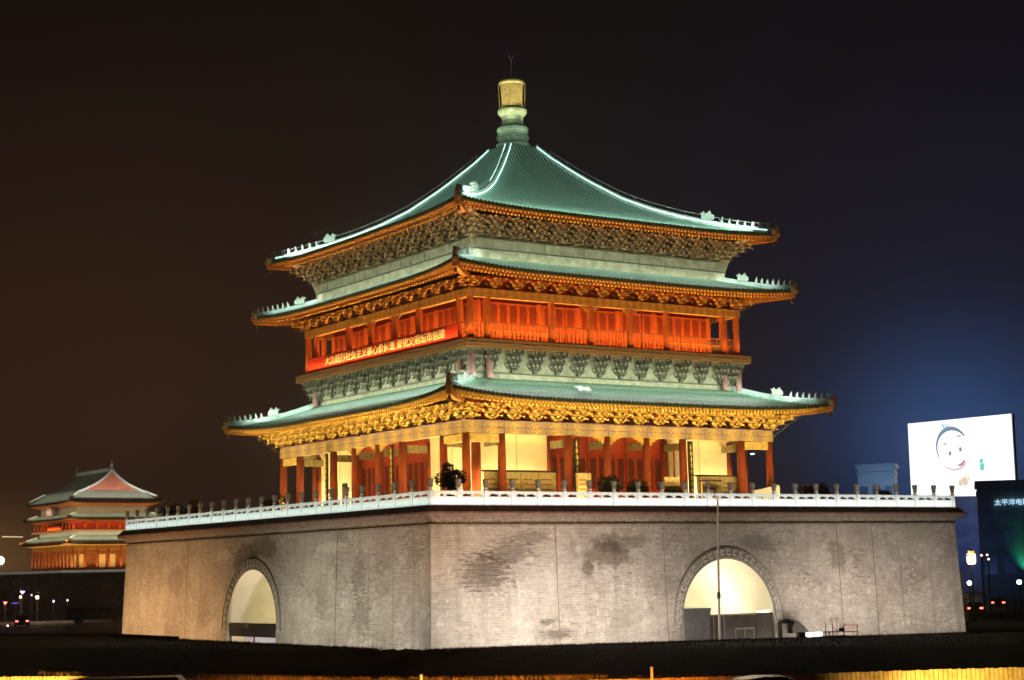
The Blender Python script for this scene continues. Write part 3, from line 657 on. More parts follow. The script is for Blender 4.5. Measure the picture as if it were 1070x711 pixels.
for name, d0, z0, pj, h, w, tr, n, run, mt in TIERS:
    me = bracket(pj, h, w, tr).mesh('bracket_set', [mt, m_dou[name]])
    cb_ = bracket(pj*(1.38 if name != 'walkway' else .85), h, w, tr, 1.5)
    for q in (-1, 1):
        e = bracket(pj, h, w*.9, tr); c_, s_ = math.cos(q*math.pi/4), math.sin(q*math.pi/4)
        e.xf(lambda p: Vector((p.x*c_-p.y*s_, p.x*s_+p.y*c_, p.z*1.003))); n0 = len(cb_.v); cb_.v += e.v; cb_.f += [tuple(n0+i for i in f) for f in e.f]; cb_.m += e.m
    cm = cb_.mesh('corner_bracket', [mt, m_dou[name]])
    for k in (0, 1):
        for i in range(1, n+1):
            s = -run+2*run*i/(n+1)
            p = face(k, s, d0, zz(z0)); link('bracket_set', me, TW, p, RZ[k])
    for (sx, sy) in ((-1, -1), (1, -1), (-1, 1)):
        ang = math.atan2(sy, sx)+math.pi/2
        link('corner_bracket', cm, TW, (sx*(d0-.12), sy*(d0-.12), zz(z0)), ang)
    for k in range(4):                          # the boards behind the brackets
        bb = TB(); mt2 = {'ground': m_red, 'gallery': m_red, 'walkway': m_pale, 'upper': m_brown}[name]
        q = cut(k, d0-.10, .06); bb.box(-q, q, -(d0-.10), -(d0-.16), z0+.002, z0+h+.25)
        bb.build('bracket_board', mt2, rz=RZ[k])
# under the top eave the corner brackets fan out in a long hollow curve
for c in (0, 1, 3):
    q = TB(); n = 12; rings = []; sd = Vector((1, -1, 0)).normalized()
    for j in range(n+1):
        t = j/n; d = 9.02+(10.95-9.02)*(1-math.cos(t*math.pi/2))**.9; z = 22.35+2.55*math.sin(t*math.pi/2)**.9
        w = .16+.50*t
        rings.append([Vector((-d, -d, z)), Vector((-d, -d, z))+sd*w+Vector((.25+.3*t, .25+.3*t, .06)), Vector((-d+.9, -d+.9, z+.12)), Vector((-d, -d, z))-sd*w+Vector((.25+.3*t, .25+.3*t, .06))])
    q.loft(rings); q.build('corner_fan', mat('corner_fan_timber', (.36, .32, .20), .7, .4, 6), rz=RZ[c])

# --- walls, beams, floors, columns
def per_side(name, mt, fn, sides=range(4)):
    r = []
    for k in sides:
        b = TB(); fn(b, k); r.append(b.build(name, mt, rz=RZ[k]))
    return r
COLS = (-10.6, -8.36, -4.02, -1.38, 1.38, 4.02, 8.36)
DC = 8.95                                        # ground floor wall line
for sg in (-1, 1):
    per_side('plaster_wall', m_cream, lambda b, k: b.box(*sorted((sg*cut(k, DC, .25), sg*4.2)), -DC, -DC+.25, Z0, 13.15))
for s in (-6.3, 6.6): per_side('wall_batten', mat('batten', (.50, .42, .24), .7, .1), lambda b, k: b.box(s-.025, s+.025, -DC-.015, -DC+.01, Z0, 13.1), (0, 1))
per_side('door_wall', m_reddk, lambda b, k: b.box(-4.2, 4.2, -DC+.32, -DC+.42, Z0, 13.15))
def f_beam(b, k): q = cut(k, 10.78, .32); b.box(-q, q, -10.78, -10.46, 12.62, 13.24)
per_side('painted_beam', m_beam1, f_beam)
def f_plate(b, k): q = cut(k, 10.86, .46); b.box(-q, q, -10.86, -10.40, 13.245, 13.30)
per_side('beam_plate', mat('plate_purple', (.26, .17, .24), .6, .3, 5), f_plate, (0, 1))
per_side('veranda_ceiling', mat('veranda_ceiling', (.26, .12, .05), .7, .25, 3), lambda b, k: b.poly([(-10.5, -10.5, 13.16), (10.5, -10.5, 13.16), (8.8, -8.8, 13.16), (-8.8, -8.8, 13.16)]))
colm = MB(); colm.lathe([(.245, 0), (.235, .25), (.225, 2), (.205, 4.03)], n=16); col_me = colm.mesh('column', m_col); col_me.polygons.foreach_set('use_smooth', [True]*len(col_me.polygons))
bsm = MB(); bsm.lathe([(.40, 0), (.40, .12), (.34, .22), (.27, .26)], n=16); base_me = bsm.mesh('column_base', m_stone)
for k in range(4):
    for s in COLS:
        c = link('column', col_me, TW, face(k, s, 10.6, 0), 0); link('column_base', base_me, c)
for k in (0, 1):
    for s in (-8.9, -4.1, 4.1, 8.9): link('inner_column', col_me, TW, face(k, s, 8.84, 0))
# tie beams from the wall to the outer columns
for s in COLS[1:]: per_side('tie_beam', mat('tie_beam_paint', (.27, .23, .09), .6, .4, 5), lambda b, k: b.box(s-.11, s+.11, -10.36, -9.05, 12.02, 12.42), (0, 1))
for sg in (-1, 1): per_side('corner_tie_beam', mat('tie_beam_gold', (.50, .36, .12), .6, .35, 5), lambda b, k: b.box(*sorted((sg*10.42, sg*8.6)), -10.72, -10.48, 12.15, 12.58), (0, 1))
# carved gilt brackets beside the centre columns
que = MB(); que.box(-.2, .2, -.045, .045, -.06, -.002); que.prism([(.2, 0), (.95, 0), (.80, -.12), (.66, -.10), (.56, -.26), (.42, -.22), (.36, -.42), (.2, -.36)], -.05, .05)
que.prism([(-.2, 0), (-.2, -.36), (-.36, -.42), (-.42, -.22), (-.56, -.26), (-.66, -.10), (-.80, -.12), (-.95, 0)], -.05, .05)
que_me = que.mesh('carved_brace', m_gold1)
for k in (0, 1):
    for s in (-1.38, 1.38): link('carved_brace', que_me, TW, face(k, s, 10.6, zz(12.62)), RZ[k])
# doors
def door(w, h):
    d = MB(); d.box(-w/2, w/2, -.04, .04, 0, h)
    for x in (-w/2+.05, w/2-.05): d.box(x-.05, x+.05, -.075, -.04, 0, h)
    for z in (.02, .30*h, .36*h, h-.12): d.box(-w/2, w/2, -.07, -.04, z, z+.09)
    l = MB(); l.box(-w/2+.12, w/2-.12, -.05, -.042, .40*h, h-.14)
    for i in range(4):
        x = -w/2+.12+(w-.24)*(i+.5)/4; l.box(x-.012, x+.012, -.062, -.05, .40*h, h-.14)
    for i in range(9):
        z = .40*h+(h*.6-.14)*(i+.5)/9; l.box(-w/2+.12, w/2-.12, -.060, -.05, z-.012, z+.012)
    e = MB(); e.box(-w/2+.13, w/2-.13, -.05, -.042, .09*h, .29*h)
    return d.mesh('door', m_red), l.mesh('lattice', m_lattice), e.mesh('lower_panel', m_reddk)
dme, lme, eme = door(.655, 3.1)
gt = MB(); gt.box(-1.33, 1.33, -.06, .05, 3.12, 4.5); gt.box(-1.25, 1.25, -.075, -.061, 3.25, 3.32)
tr_me = gt.mesh('transom', m_red)
for k in (0, 1):
    for c in (-2.70, 0, 2.70):
        link('transom', tr_me, TW, face(k, c, DC-.28, 0), RZ[k])
        for j in range(4):
            o = link('door', dme, TW, face(k, c-.98+j*.655, DC-.28, .02), RZ[k])
            link('lattice', lme, o); link('lower_panel', eme, o)
# --- walkway storey
per_side('lower_storey_wall', m_pale, lambda b, k: b.box(-cut(k, 9.2, .2), cut(k, 9.2, .2), -9.2, -9.0, 15.5, 17.28))
per_side('wall_moulding', m_line, lambda b, k: b.box(-cut(k, 9.27, .065), cut(k, 9.27, .065), -9.27, -9.205, 16.0, 16.08), (0, 1))
def f_post(b, k): pass
ps = MB(); ps.lathe([(.20, 0), (.19, 1.55)], n=12); ps_me = ps.mesh('short_column', m_pink)
for k, ss in ((0, (-9.42, -8.32, 8.32, 9.42)), (1, (-9.42+1.1, 8.32, 9.42))):
    for s in ss: link('short_column', ps_me, TW, face(k, s, 9.48, zz(15.72)))
sb = TB()
def rg(d, z): return [(-d, -d, z), (d, -d, z), (d, d, z), (-d, d, z)]
sb.loft([rg(9.90, 17.29), rg(10.0, 17.33), rg(10.0, 17.50), rg(10.04, 17.51), rg(10.04, 17.56), rg(10.0, 17.57), rg(10.0, 17.76), rg(9.96, 17.79)])
sb.build('balcony_floor', m_slab)
# --- gallery
GC = (-9.42, -8.34, -4.08, -1.42, 1.42, 4.08, 8.34)
gm = MB(); gm.lathe([(.20, 0), (.19, 2.36)], n=12); gm_me = gm.mesh('gallery_column', mat('gallery_column_lacquer', (.50, .13, .03), .45, .2, 3))
for k in range(4):
    for s in GC: link('gallery_column', gm_me, TW, face(k, s, 9.42, zz(17.79)))
per_side('gallery_beam', m_beam2, lambda b, k: b.box(-cut(k, 9.6, .32), cut(k, 9.6, .32), -9.6, -9.28, 20.10, 20.56))
per_side('gallery_wall', m_reddk, lambda b, k: b.box(-cut(k, 8.2, .2), cut(k, 8.2, .2), -8.2, -8.0, 17.79, 20.9))
per_side('gallery_ceiling', m_reddk, lambda b, k: b.poly([(-9.3, -9.3, 20.52), (9.3, -9.3, 20.52), (8.1, -8.1, 20.52), (-8.1, -8.1, 20.52)]))
w = .70; gl = MB(); gl.box(-w/2+.01, w/2-.01, -.03, .03, 0, 2.3)
for x in (-w/2+.06, w/2-.06): gl.box(x-.05, x+.05, -.065, -.03, 0, 2.3)
for z in (0, .85, 1.0, 2.2): gl.box(-w/2, w/2, -.06, -.03, z, z+.08)
gl_me = gl.mesh('screen_door', mat('screen_orange', (.50, .11, .02), .5, .2, 4))
ll = MB(); ll.box(-w/2+.11, w/2-.11, -.045, -.032, 1.09, 2.19)
for i in range(-4, 10):
    for sg in (1, -1):
        x0, x1 = -.24, .24; z0 = 1.09+i*.14; a = (x0, z0) ; pts = []
        z_a, z_b = (z0, z0+.48) if sg == 1 else (z0+.48, z0)
        # clip to the panel
        def cl(xa, za, xb, zb):
            t0, t1 = 0, 1
            for lim, sgn in ((1.09, 1), (2.19, -1)):
                fa, fb = (za-lim)*sgn, (zb-lim)*sgn
                if fa < 0 and fb < 0: return None
                if fa < 0: t0 = max(t0, fa/(fa-fb))
                if fb < 0: t1 = min(t1, fa/(fa-fb))
            if t1-t0 < .05: return None
            return (xa+(xb-xa)*t0, za+(zb-za)*t0, xa+(xb-xa)*t1, za+(zb-za)*t1)
        q = cl(x0, z_a, x1, z_b)
        if q: ll.bar((q[0], -.050, q[1]), (q[2], -.050, q[3]), .018, .012)
ll_me = ll.mesh('lattice', mat('gallery_lattice', (.27, .045, .014), .6, .25, 14))
for k in (0, 1):
    for (a, b) in zip((-8.34, -4.08, -1.42, 1.42, 4.08), (-4.08, -1.42, 1.42, 4.08, 8.34)):
        n = round((b-a-.3)/.72); st = (b-a-.3)/n
        for j in range(n):
            o = link('screen_door', gl_me, TW, face(k, a+.15+st*(j+.5), 8.25, zz(17.8)), RZ[k]); link('lattice', ll_me, o)
    for s in (-8.2, -4.08, -1.42, 1.42, 4.08, 8.2): link('inner_gallery_column', gm_me, TW, face(k, s, 8.22, zz(17.79)))
    for s in (-1.42, 1.42):
        o = link('carved_brace', que_me, TW, face(k, s, 9.42, zz(20.10)), RZ[k]); o.scale = (.8, .8, .7)
# railing of the gallery, one bay at a time
def rail_bay(wd, gold):
    r = MB(); a = wd/2
    r.box(-a, a, -.04, .04, .93, 1.0); r.box(-a, a, -.03, .03, .58, .63); r.box(-a, a, -.03, .03, .06, .11)
    n = max(2, round(wd/.28))
    for i in range(n+1): x = -a+.03+(wd-.06)*i/n; r.box(x-.018, x+.018, -.02, .02, .11, .93)
    for i in range(n):
        x = -a+.03+(wd-.06)*(i+.5)/n; r.box(x-.06, x+.06, -.016, .016, .74, .77)
    m = MB(); n2 = max(1, round(wd/.85)); pw = wd/n2
    for i in range(n2):
        c = -a+pw*(i+.5); q = pw*.36
        path = [(-q, .15), (-q, .54), (-q*.25, .54), (-q*.25, .28), (-q*.62, .28), (-q*.62, .42)]
        for (p0, p1) in zip(path, path[1:]):
            for sg in (1, -1): m.bar((c+p0[0]*sg, -.04, p0[1]), (c+p1[0]*sg, -.04, p1[1]), .05, .02)
        m.bar((c-q*.25, -.04, .54), (c+q*.25, -.04, .54), .05, .02); m.bar((c-q, -.04, .15), (c+q, -.04, .15), .05, .02)
    return r, m
m_rail = mat('gallery_rail', (.30, .09, .03), .55, .25, 5); m_meander = mat('meander_gilt', (.62, .38, .10), .5, .2, 8); m_meander2 = mat('meander_red', (.36, .11, .03), .5, .2, 8)
for k in (0, 1):
    for i, (a, b) in enumerate(zip(GC, GC[1:]+(9.42,))):
        wd = b-a-.36; r, m = rail_bay(wd, True)
        o = r.build('railing', m_rail, TW, face(k, (a+b)/2, 9.42, zz(17.80)), RZ[k])
        m.build('meander_panel', m_meander if i in (1, 5) else m_meander2, o)
# --- wall under the top eave
per_side('upper_wall', m_pale, lambda b, k: b.box(-cut(k, 9.0, .2), cut(k, 9.0, .2), -9.0, -8.8, 22.2, 23.75))
per_side('upper_wall_moulding', m_line, lambda b, k: b.box(-cut(k, 9.06, .055), cut(k, 9.06, .055), -9.06, -9.005, 22.86, 22.92), (0, 1))
for s in (-7.6, -4.1, -1.4, 1.4, 4.1, 7.6): per_side('upper_wall_batten', mat('grey_batten', (.34, .36, .26), .7, .2, 4), lambda b, k: b.box(s-.035, s+.035, -9.03, -9.004, 22.925, 23.435), (0, 1))
per_side('upper_plate', m_line, lambda b, k: b.box(-cut(k, 9.16, .15), cut(k, 9.16, .15), -9.16, -9.005, 23.44, 23.51), (0, 1))
# brace rods at the corners
def f_rod(b, k):
    b.tube([(10.6, -10.6, 12.75), (12.0, -12.0, 14.15)], .022, 6)
per_side('brace_rod', m_iron, f_rod, (0, 2))
for q in (1, -1): b = TB(); b.tube([(q*9.45, -q*9.45, 20.4), (q*10.9, -q*10.9, 21.25)], .022, 6); b.build('brace_rod', m_iron)
# --- finial
fb = TB(); fb.lathe([(1.035, 31.30), (1.062, 31.62), (0.918, 31.72), (0.918, 31.92), (1.008, 31.96), (1.008, 32.14), (0.927, 32.18), (0.927, 32.40), (0.990, 32.44), (0.990, 32.62), (0.882, 32.74), (0.702, 32.84), (0.636, 33.15), (0.688, 33.40), (0.860, 33.58), (0.912, 33.70), (0.912, 33.80), (0.791, 33.88), (0.722, 33.95)], n=28)
fin = fb.build('finial', m_verdi, smooth=False)
gb = TB(); gb.lathe([(0.688, 33.95), (0.688, 34.10), (0.636, 34.13), (0.654, 34.5), (0.688, 35.0), (0.731, 35.42), (0.791, 35.50), (0.808, 35.58), (0.774, 35.66)], n=28); gb.build('gilded_drum', m_brass, fin, smooth=False)
cb2 = TB(); cb2.lathe([(.775, 35.66), (.70, 35.74), (.40, 35.82), (.12, 35.86), (.05, 35.95)], n=24); cb2.build('finial_cap', mat('cap_bronze', (.16, .11, .05), .45, .3, 4, metal=.4), fin)
sp_ = TB(); sp_.tube([(0, 0, 35.9), (0, 0, 37.1)], .03, 6); sp_.tube([(0, 0, 37.08), (-.14, .09, 37.38)], .025, 5); sp_.tube([(0, 0, 37.08), (.14, -.09, 37.38)], .025, 5); sp_.build('lightning_rod', mat('rod_metal', (.30, .29, .27), .4, 0, metal=.6), fin)
for a in range(4):
    q = TB(); x, y = math.cos(a*math.pi/2+.75), math.sin(a*math.pi/2+.75); q.tube([(x*.80, y*.80, 34.0), (x*.86, y*.86, 35.55)], .018, 5); q.build('drum_stay', m_brass, fin)
for (x, y) in ((-1, -1), (1, -1), (-1, 1)):
    spot((x*2.3, y*2.3, 31.5), (0, 0, 34.8), 1100, (1, .84, .44), 34)
strip((-.9, -1.35, 32.2), (.9, -1.35, 32.2), (0, -.9, 32.9), 6, COOL, .06); strip((-1.35, -.9, 32.2), (-1.35, .9, 32.2), (-.9, 0, 32.9), 6, COOL, .06)

# ------------------------------------------------------------------ lettering
def text_mesh(body, size, ext=.01):
    c = bpy.data.curves.new('text', 'FONT'); c.body = body; c.size = size; c.extrude = ext; c.align_x = 'CENTER'; c.align_y = 'CENTER'
    c.resolution_u = 2; c.offset = size*.012
    o = bpy.data.objects.new('text', c); COL.objects.link(o)
    dg = bpy.context.evaluated_depsgraph_get(); me = bpy.data.meshes.new_from_object(o.evaluated_get(dg)); bpy.data.objects.remove(o); bpy.data.curves.remove(c)
    return me
def letters(name, body, size, mt, parent, loc, m3, ext=.01, width=None):
    me = text_mesh(body, size, ext)
    if width:
        xs_ = [v.co.x for v in me.vertices]; k = width/(max(xs_)-min(xs_)); c = (max(xs_)+min(xs_))/2
        for v in me.vertices: v.co.x = (v.co.x-c)*k
    me.transform(m3.to_4x4()); me.materials.clear(); me.materials.append(mt)
    return link(name, me, parent, loc)
# the red banner on the gallery rail of the left face
ban = thing('banner', 'long red cloth banner with pale Chinese slogan hung along the gallery railing', 'banner', (-9.78, -.05, 18.28))
bm = MB(); n = 40; rows_ = []
for j in range(n+1):
    t = j/n; y = 8.78-17.45*t; sag = -.03*math.sin(t*math.pi*6)**2; w = .02*math.sin(t*47)+.015*math.sin(t*91)
    rows_.append([(w, y+.05, .44+sag-.02*t), (w-.02, y+.05, 0), (w*.6, y+.05, -.42+sag-.02*t), (w*.6+.02, y+.05, -.42+sag-.02*t), (w+.02, y+.05, 0), (w+.02, y+.05, .44+sag-.02*t)])
bm.loft(rows_); bm.build('banner_cloth', mat('banner_red', (.62, .035, .012), .6, .12, 1.5), ban)
rot = Matrix(((0, 0, -1), (-1, 0, 0), (0, 1, 0)))       # reads from +y to -y, faces -x
letters('lettering', '大力践行社会主义核心价值观 深化文明城市创建', .56, mat('banner_letter', (.85, .68, .38), .6, 0), ban, (-.055, -.45, .0), rot, .012, 13.9)
# vertical couplet boards on four columns
random.seed(3)
def couplet(k, s, label):
    p = face(k, s, 10.92, zz(8.75)+Z0)
    t = thing('couplet_board', label, 'couplet board', p, RZ[k], 'black couplet boards on the veranda columns')
    b = MB(); b.loft([[(x, -.045*(1-(x/.19)**2)+y, z) for x, y in ((-.19, 0), (-.1, 0), (0, 0), (.1, 0), (.19, 0), (.19, .03), (-.19, .03))] for z in (.35, 3.75)]); b.build('board', mat('black_lacquer', (.02, .016, .012), .4, .1, 4), t)
    g = MB()
    for i in range(9):
        z = .60+i*.35; g.box(-.012, .012, -.0595, -.04, z-.19, z+.19)
        for j in range(5):
            if j < 3: zz_ = z-.09+j*.08; l = random.uniform(.05, .11); g.box(-l, l, -.062, -.04, zz_-.011, zz_+.011)
            else: x = random.uniform(-.08, .08); g.box(x-.011, x+.011, -.061, -.04, z-.10, z+.10)
    g.build('gilt_characters', mat('gilt_stroke', (.72, .52, .16), .45, .1, 9), t)
couplet(0, -4.02+.32, 'black gilt couplet board left of the right-face doors')
couplet(0, 4.02+.30, 'black gilt couplet board right of the right-face doors')
couplet(1, -4.02-.30, 'black gilt couplet board on the far side of the left-face doors, behind olive shrub')
couplet(1, 4.02-.62, 'black gilt couplet board beside the left-face doors nearest the corner')

# ------------------------------------------------------------------ things on the terrace
def foliage(mb, c, r, n, size, seed, flat=1.0):
    rng = random.Random(seed)
    lob = [(Vector((rng.gauss(0, 1), rng.gauss(0, 1), rng.gauss(0, .8))).normalized()*rng.uniform(.25, .7), rng.uniform(.35, .6)) for _ in range(9)]
    for i in range(n):
        o, q = rng.choice(lob); v = Vector((rng.gauss(0, 1), rng.gauss(0, 1), rng.gauss(0, 1))).normalized()*q*rng.uniform(.6, 1.05)
        p = (o+v); p = Vector((c[0]+p.x*r, c[1]+p.y*r, c[2]+p.z*r*flat))
        a = Vector((rng.gauss(0, 1), rng.gauss(0, 1), rng.gauss(0, 1))).normalized(); b = a.orthogonal().normalized()
        s_ = size*rng.uniform(.6, 1.3)
        mb.poly([p-a*s_, p-b*s_*.45, p+a*s_, p+b*s_*.45])
def potted(label, loc, r, h, leaf, seed, flat=1.0, n=700, cat='shrub'):
    t = thing('potted_shrub', label, cat, loc, group='potted shrubs on the terrace')
    b = MB(); b.lathe([(.22, 0), (.30, .4), (.33, .42), (.33, .46), (.27, .46)], n=14); b.build('pot', mat('clay_pot', (.16, .09, .05), .8, .2), t)
    b = MB(); b.tube([(0, 0, .4), (.03, .02, h*.6), (0, 0, h)], [.04, .03, .015], 6)
    for q in range(5): a = q*1.257; b.tube([(0, 0, h*.45), (math.cos(a)*r*.5, math.sin(a)*r*.5, h*.8)], [.02, .008], 4)
    b.build('stem', m_bark, t)
    b = MB(); foliage(b, (0, 0, h), r, int(n*2.6), .10, seed, flat); b.build('leaves', leaf, t)
potted('round dark shrub behind the balustrade at the near corner', (-15.2, -16.3, 8.6), .85, 1.15, m_leafdk, 1)
potted('olive shrub in front of the plaster wall on the left face', (-14.6, 4.2, 8.6), .85, .95, m_leafwarm, 2)
potted('dark dome-shaped shrub behind the far left end of the balustrade', (-16.2, 15.0, 8.6), .85, .95, m_leafdk, 3)
potted('yellow-lit leafy shrub behind the left balustrade, second from its far end', (-16.0, 11.6, 8.6), .75, .95, mat('leaf_yellow', (.34, .27, .05), .7, .35, 4), 4)
potted('low brown shrub behind the right end of the balustrade', (8.2, -16.9, 8.6), .9, .80, mat('leaf_brown', (.10, .07, .03), .8, .3, 4), 5, .55)
potted('dark shrub against the red doors, left of the slanted board', (-2.6, -12.4, 8.6), .8, 1.1, m_leafdk, 6)
potted('dark shrub against the red doors beside the right couplet board of the doors', (-.6, -12.2, 8.6), .75, 1.05, m_leafdk, 8)
potted('small dark shrub silhouetted under the pale box at the far right', (13.2, -17.2, 8.6), .5, .62, m_leafdk, 9, .8, 400)
bulb(at(183, 527, 118)+Vector((-.2, -1.4, .6)), 50, (1, .78, .25))
def board(k, s, d, w, h, z, label, cap=True, tilt=0, window=False):
    p = face(k, s, d, z); t = thing('display_board', label, 'display board', p, RZ[k], 'cream display boards in the veranda')
    b = MB(); b.hexa([(-w/2, -.06, .25), (w/2, -.06, .25), (w/2, .06, .25), (-w/2, .06, .25), (-w/2+tilt, -.06+tilt*.5, h), (w/2-tilt, -.06+tilt*.5, h), (w/2-tilt, .06+tilt*.5, h), (-w/2+tilt, .06+tilt*.5, h)]); b.build('panel', m_board, t)
    for x in (-w/2+.08, w/2-.08): b = MB(); b.box(x-.05, x+.05, -.05, .05, .06, .25); b.box(x-.05, x+.05, -.3, .3, 0, .06); b.build('foot', m_iron, t)
    if cap: b = MB(); b.box(-w/2-.08, w/2+.08, -.16, .16, h+.002, h+.10); b.build('top_rail', mat('dark_timber', (.08, .05, .03), .6, .2), t)
    b = MB(); n = max(1, int(w/1.1))
    for i in range(n):
        c = -w/2+w*(i+.5)/n; q = w/n*.36
        if window and i == 0: b.box(c-q, c+q, -.085, -.061, h*.45, h*.85)
        else:
            for j in range(4): zz_ = h*.40+j*h*.13; b.box(c-q, c+q*random.uniform(.2, 1), -.072, -.061, zz_, zz_+.07)
        for x in (c-w/n*.5, ): b.box(x-.02, x+.02, -.075, -.061, .3, h-.05)
    b.build('printed_area', m_boardtext, t)
board(0, -6.9, 10.15, 4.6, 2.02, 8.6, 'widest cream display board, between two red columns near the corner')
board(0, -3.55, 11.3, .95, 1.95, 8.6, 'narrow cream display board just right of the widest one', False)
board(0, 1.9, 12.2, 1.35, 1.75, 8.6, 'small slanted cream board before the red doors', False, .16)
board(0, 4.9, 11.9, 1.3, 1.55, 8.6, 'low cream board under the half-open pale panel', True)
board(0, 7.05, 10.15, 3.3, 1.95, 8.6, 'cream board with framed picture below the right plaster wall', True, 0, True)
board(1, -8.9, 11.6, .6, 1.5, 8.6, 'small cream board standing beyond the olive shrub', False)
# half-open pale screen between the doors and the right plaster wall
t = thing('folding_screen', 'pale folding screen standing half open right of the red doors', 'screen', (4.55, -9.6, 8.6), R(24))
b = MB(); b.box(-.62, .62, -.03, .03, .1, 3.35); b.build('screen_leaf', mat('screen_cloth', (.60, .50, .34), .8, .12, 2), t)
b = MB(); b.box(-.66, -.62, -.05, .05, 0, 3.421); b.box(.62, .66, -.05, .05, 0, 3.42); b.box(-.66, .66, -.05, .05, 3.422, 3.5); b.build('screen_frame', m_col, t)
# covered stack beyond the right columns
t = thing('tarpaulin_stack', 'white tarpaulin thrown over a stack between the right columns', 'tarpaulin', at(796, 519, 104)*1.0, R(-10))
t.location.z = 8.6
b = MB(); b.hexa([(-.95, -.5, 0), (.95, -.5, 0), (.95, .5, 0), (-.95, .5, 0), (-.85, -.4, 1.12), (.95, -.45, 1.45), (.9, .4, 1.35), (-.8, .4, 1.05)]); b.build('cover', mat('tarp_white', (.72, .75, .74), .6, .15, 2.5, bump=.5, bscale=3), t)
b = MB(); b.box(-1.0, 1.0, -.55, .55, -.0, .08); b.build('pallet', mat('pallet_wood', (.2, .13, .07), .8, .3), t)
p = at(796, 505, 100); spot((p.x-.8, p.y-2.2, 10.2), (p.x, p.y, 9.4), 55, (.8, .92, 1), 60)
# notice stand on the left face
t = thing('notice_stand', 'tall black notice stand against the plaster wall of the left face', 'notice', (-10.9, 2.1, 8.6), RZ[1])
b = MB(); b.box(-.26, .26, -.05, .05, .5, 2.05); b.build('stand_frame', m_dark, t)
b = MB(); b.box(-.13, .13, -.065, -.052, .8, 1.85); b.build('notice_sheet', mat('notice_red', (.25, .10, .05), .7, .3, 9), t)
b = MB(); b.box(-.30, .30, -.25, .25, 0, .05); b.box(-.04, .04, -.04, .04, .05, .5); b.build('foot', m_iron, t)
# small white lamp under the right corner of the veranda
t = thing('hanging_lamp', 'small bluish white lamp hanging under the right end of the veranda', 'lamp', at(786, 473, 112))
b = MB(); b.lathe([(.02, .12), (.13, .05), (.16, -.06)], n=12); b.build('lamp_shade', m_iron, t)
b = MB(); b.lathe([(.13, -.065), (.12, -.12), (.02, -.14)], n=12); b.build('lamp_glass', mat('lamp_bluewhite', (.9, .9, .9), .4, 0, emit=(.65, .8, 1), es=6), t)
b = MB(); b.tube([(0, 0, .1), (0, 0, 1.6)], .012, 4); b.build('cord', m_iron, t)
# white scrap of cloth lying on the lowest roof
t = MB(); rng = random.Random(4)
sp = face(0, -3.35, 11.35, 0); zc_ = ROOFS[0]['z_at'](-3.35, 11.35)
for i in range(7):
    for j in range(4):
        pass
gv = [[Vector((sp.x-.55+.17*i, sp.y-.22+.15*j, zc_+.16+rng.uniform(0, .16)+(.07*j))) for i in range(7)] for j in range(4)]
for j in range(3):
    for i in range(6): t.poly([gv[j][i], gv[j][i+1], gv[j+1][i+1], gv[j+1][i]])
tag(t.build('plastic_sheet', mat('scrap_white', (.8, .8, .85), .6, .1, 6)), 'crumpled white plastic sheet lying on the lowest roof', 'plastic sheet')

# ------------------------------------------------------------------ in front of the wall
def yw(d): return BY-HY-d
t = thing('ticket_kiosk', 'dark grey corrugated kiosk filling the left of the right archway', 'kiosk', (-1.92, yw(-.72), 0))
b = MB(); b.box(-.95, .82, -.7, .7, 0, 3.15)
for i in range(12): x = -.9+.152*i; b.box(x-.02, x+.02, -.725, -.7, .1, 2.7)
b.build('kiosk_body', mat('kiosk_grey', (.15, .145, .145), .6, .2, 4), t)
b = MB(); b.box(-.98, .86, -.78, .76, 3.152, 3.30); b.box(-.96, .84, -.75, -.703, 2.72, 3.15); b.build('kiosk_roof', mat('kiosk_roof', (.10, .10, .105), .5, .2, 4), t)
t = thing('glass_entrance', 'dark glazed entrance screen with double door under the right archway', 'entrance', (1.05, yw(-.10), 0))
b = MB(); b.box(-2.1, 1.0, -.04, .04, 0, 2.95); b.box(1.003, 2.12, -.06, .06, 0, 2.95); b.build('glazing', mat('dark_glass', (.07, .058, .05), .25, .3, 1.5), t)
b = MB()
for x in (-1.9, -1.2, -.45, .18, .8): b.box(x-.025, x+.025, -.07, -.041, 0, 2.2 if x > -1 else 2.95)
b.box(-.45, .8, -.07, -.042, 2.15, 2.22); b.box(-2.1, 1.0, -.07, -.041, 2.88, 2.96); b.build('door_frame', mat('frame_bronze', (.30, .25, .18), .5, .2, 3), t)
for x in (.085, .275): b = MB(); b.box(x-.035, x+.035, -.10, -.07, .9, 1.6); b.build('handle', mat('steel', (.4, .4, .4), .3, 0, metal=.8), t)
b = MB(); b.box(1.1, 1.95, -.10, -.02, 2.97, 3.07); b.build('tube_lamp', mat('tube_white', (.9, .9, .9), .4, 0, emit=(1, .96, .9), es=3), t)
t = thing('barrier_screen', 'dark barrier screen hung across the left archway above a white lit strip', 'barrier', (BX-HX+.12, .30, 0))
b = MB(); b.box(-.05, .05, -3.02, 3.02, 2.12, 2.86); b.build('screen_cloth', mat('barrier_dark', (.022, .017, .014), .8, .2, 3), t)
for y in (-2.98, 0, 2.98): b = MB(); b.box(-.035, .035, y-.035, y+.035, 0, 2.115); b.build('post', m_iron, t)
t = thing('low_hoarding', 'white lit low hoarding at the foot of the left archway', 'hoarding', (BX-HX+.7, .25, 0))
b = MB(); b.box(-.05, .05, -2.5, 2.5, .3, 2.1); b.build('hoarding_panel', mat('hoarding_white', (.78, .76, .80), .6, .08, 2), t)
for y in (-2.35, 2.35): b = MB(); b.box(-.25, .25, y-.05, y+.05, 0, .298); b.build('foot', m_iron, t)
strip((BX-HX+.3, -2, .5), (BX-HX+.3, 2.6, .5), (BX-HX+.7, .3, 1.9), 60, (1, .93, 1), .1)
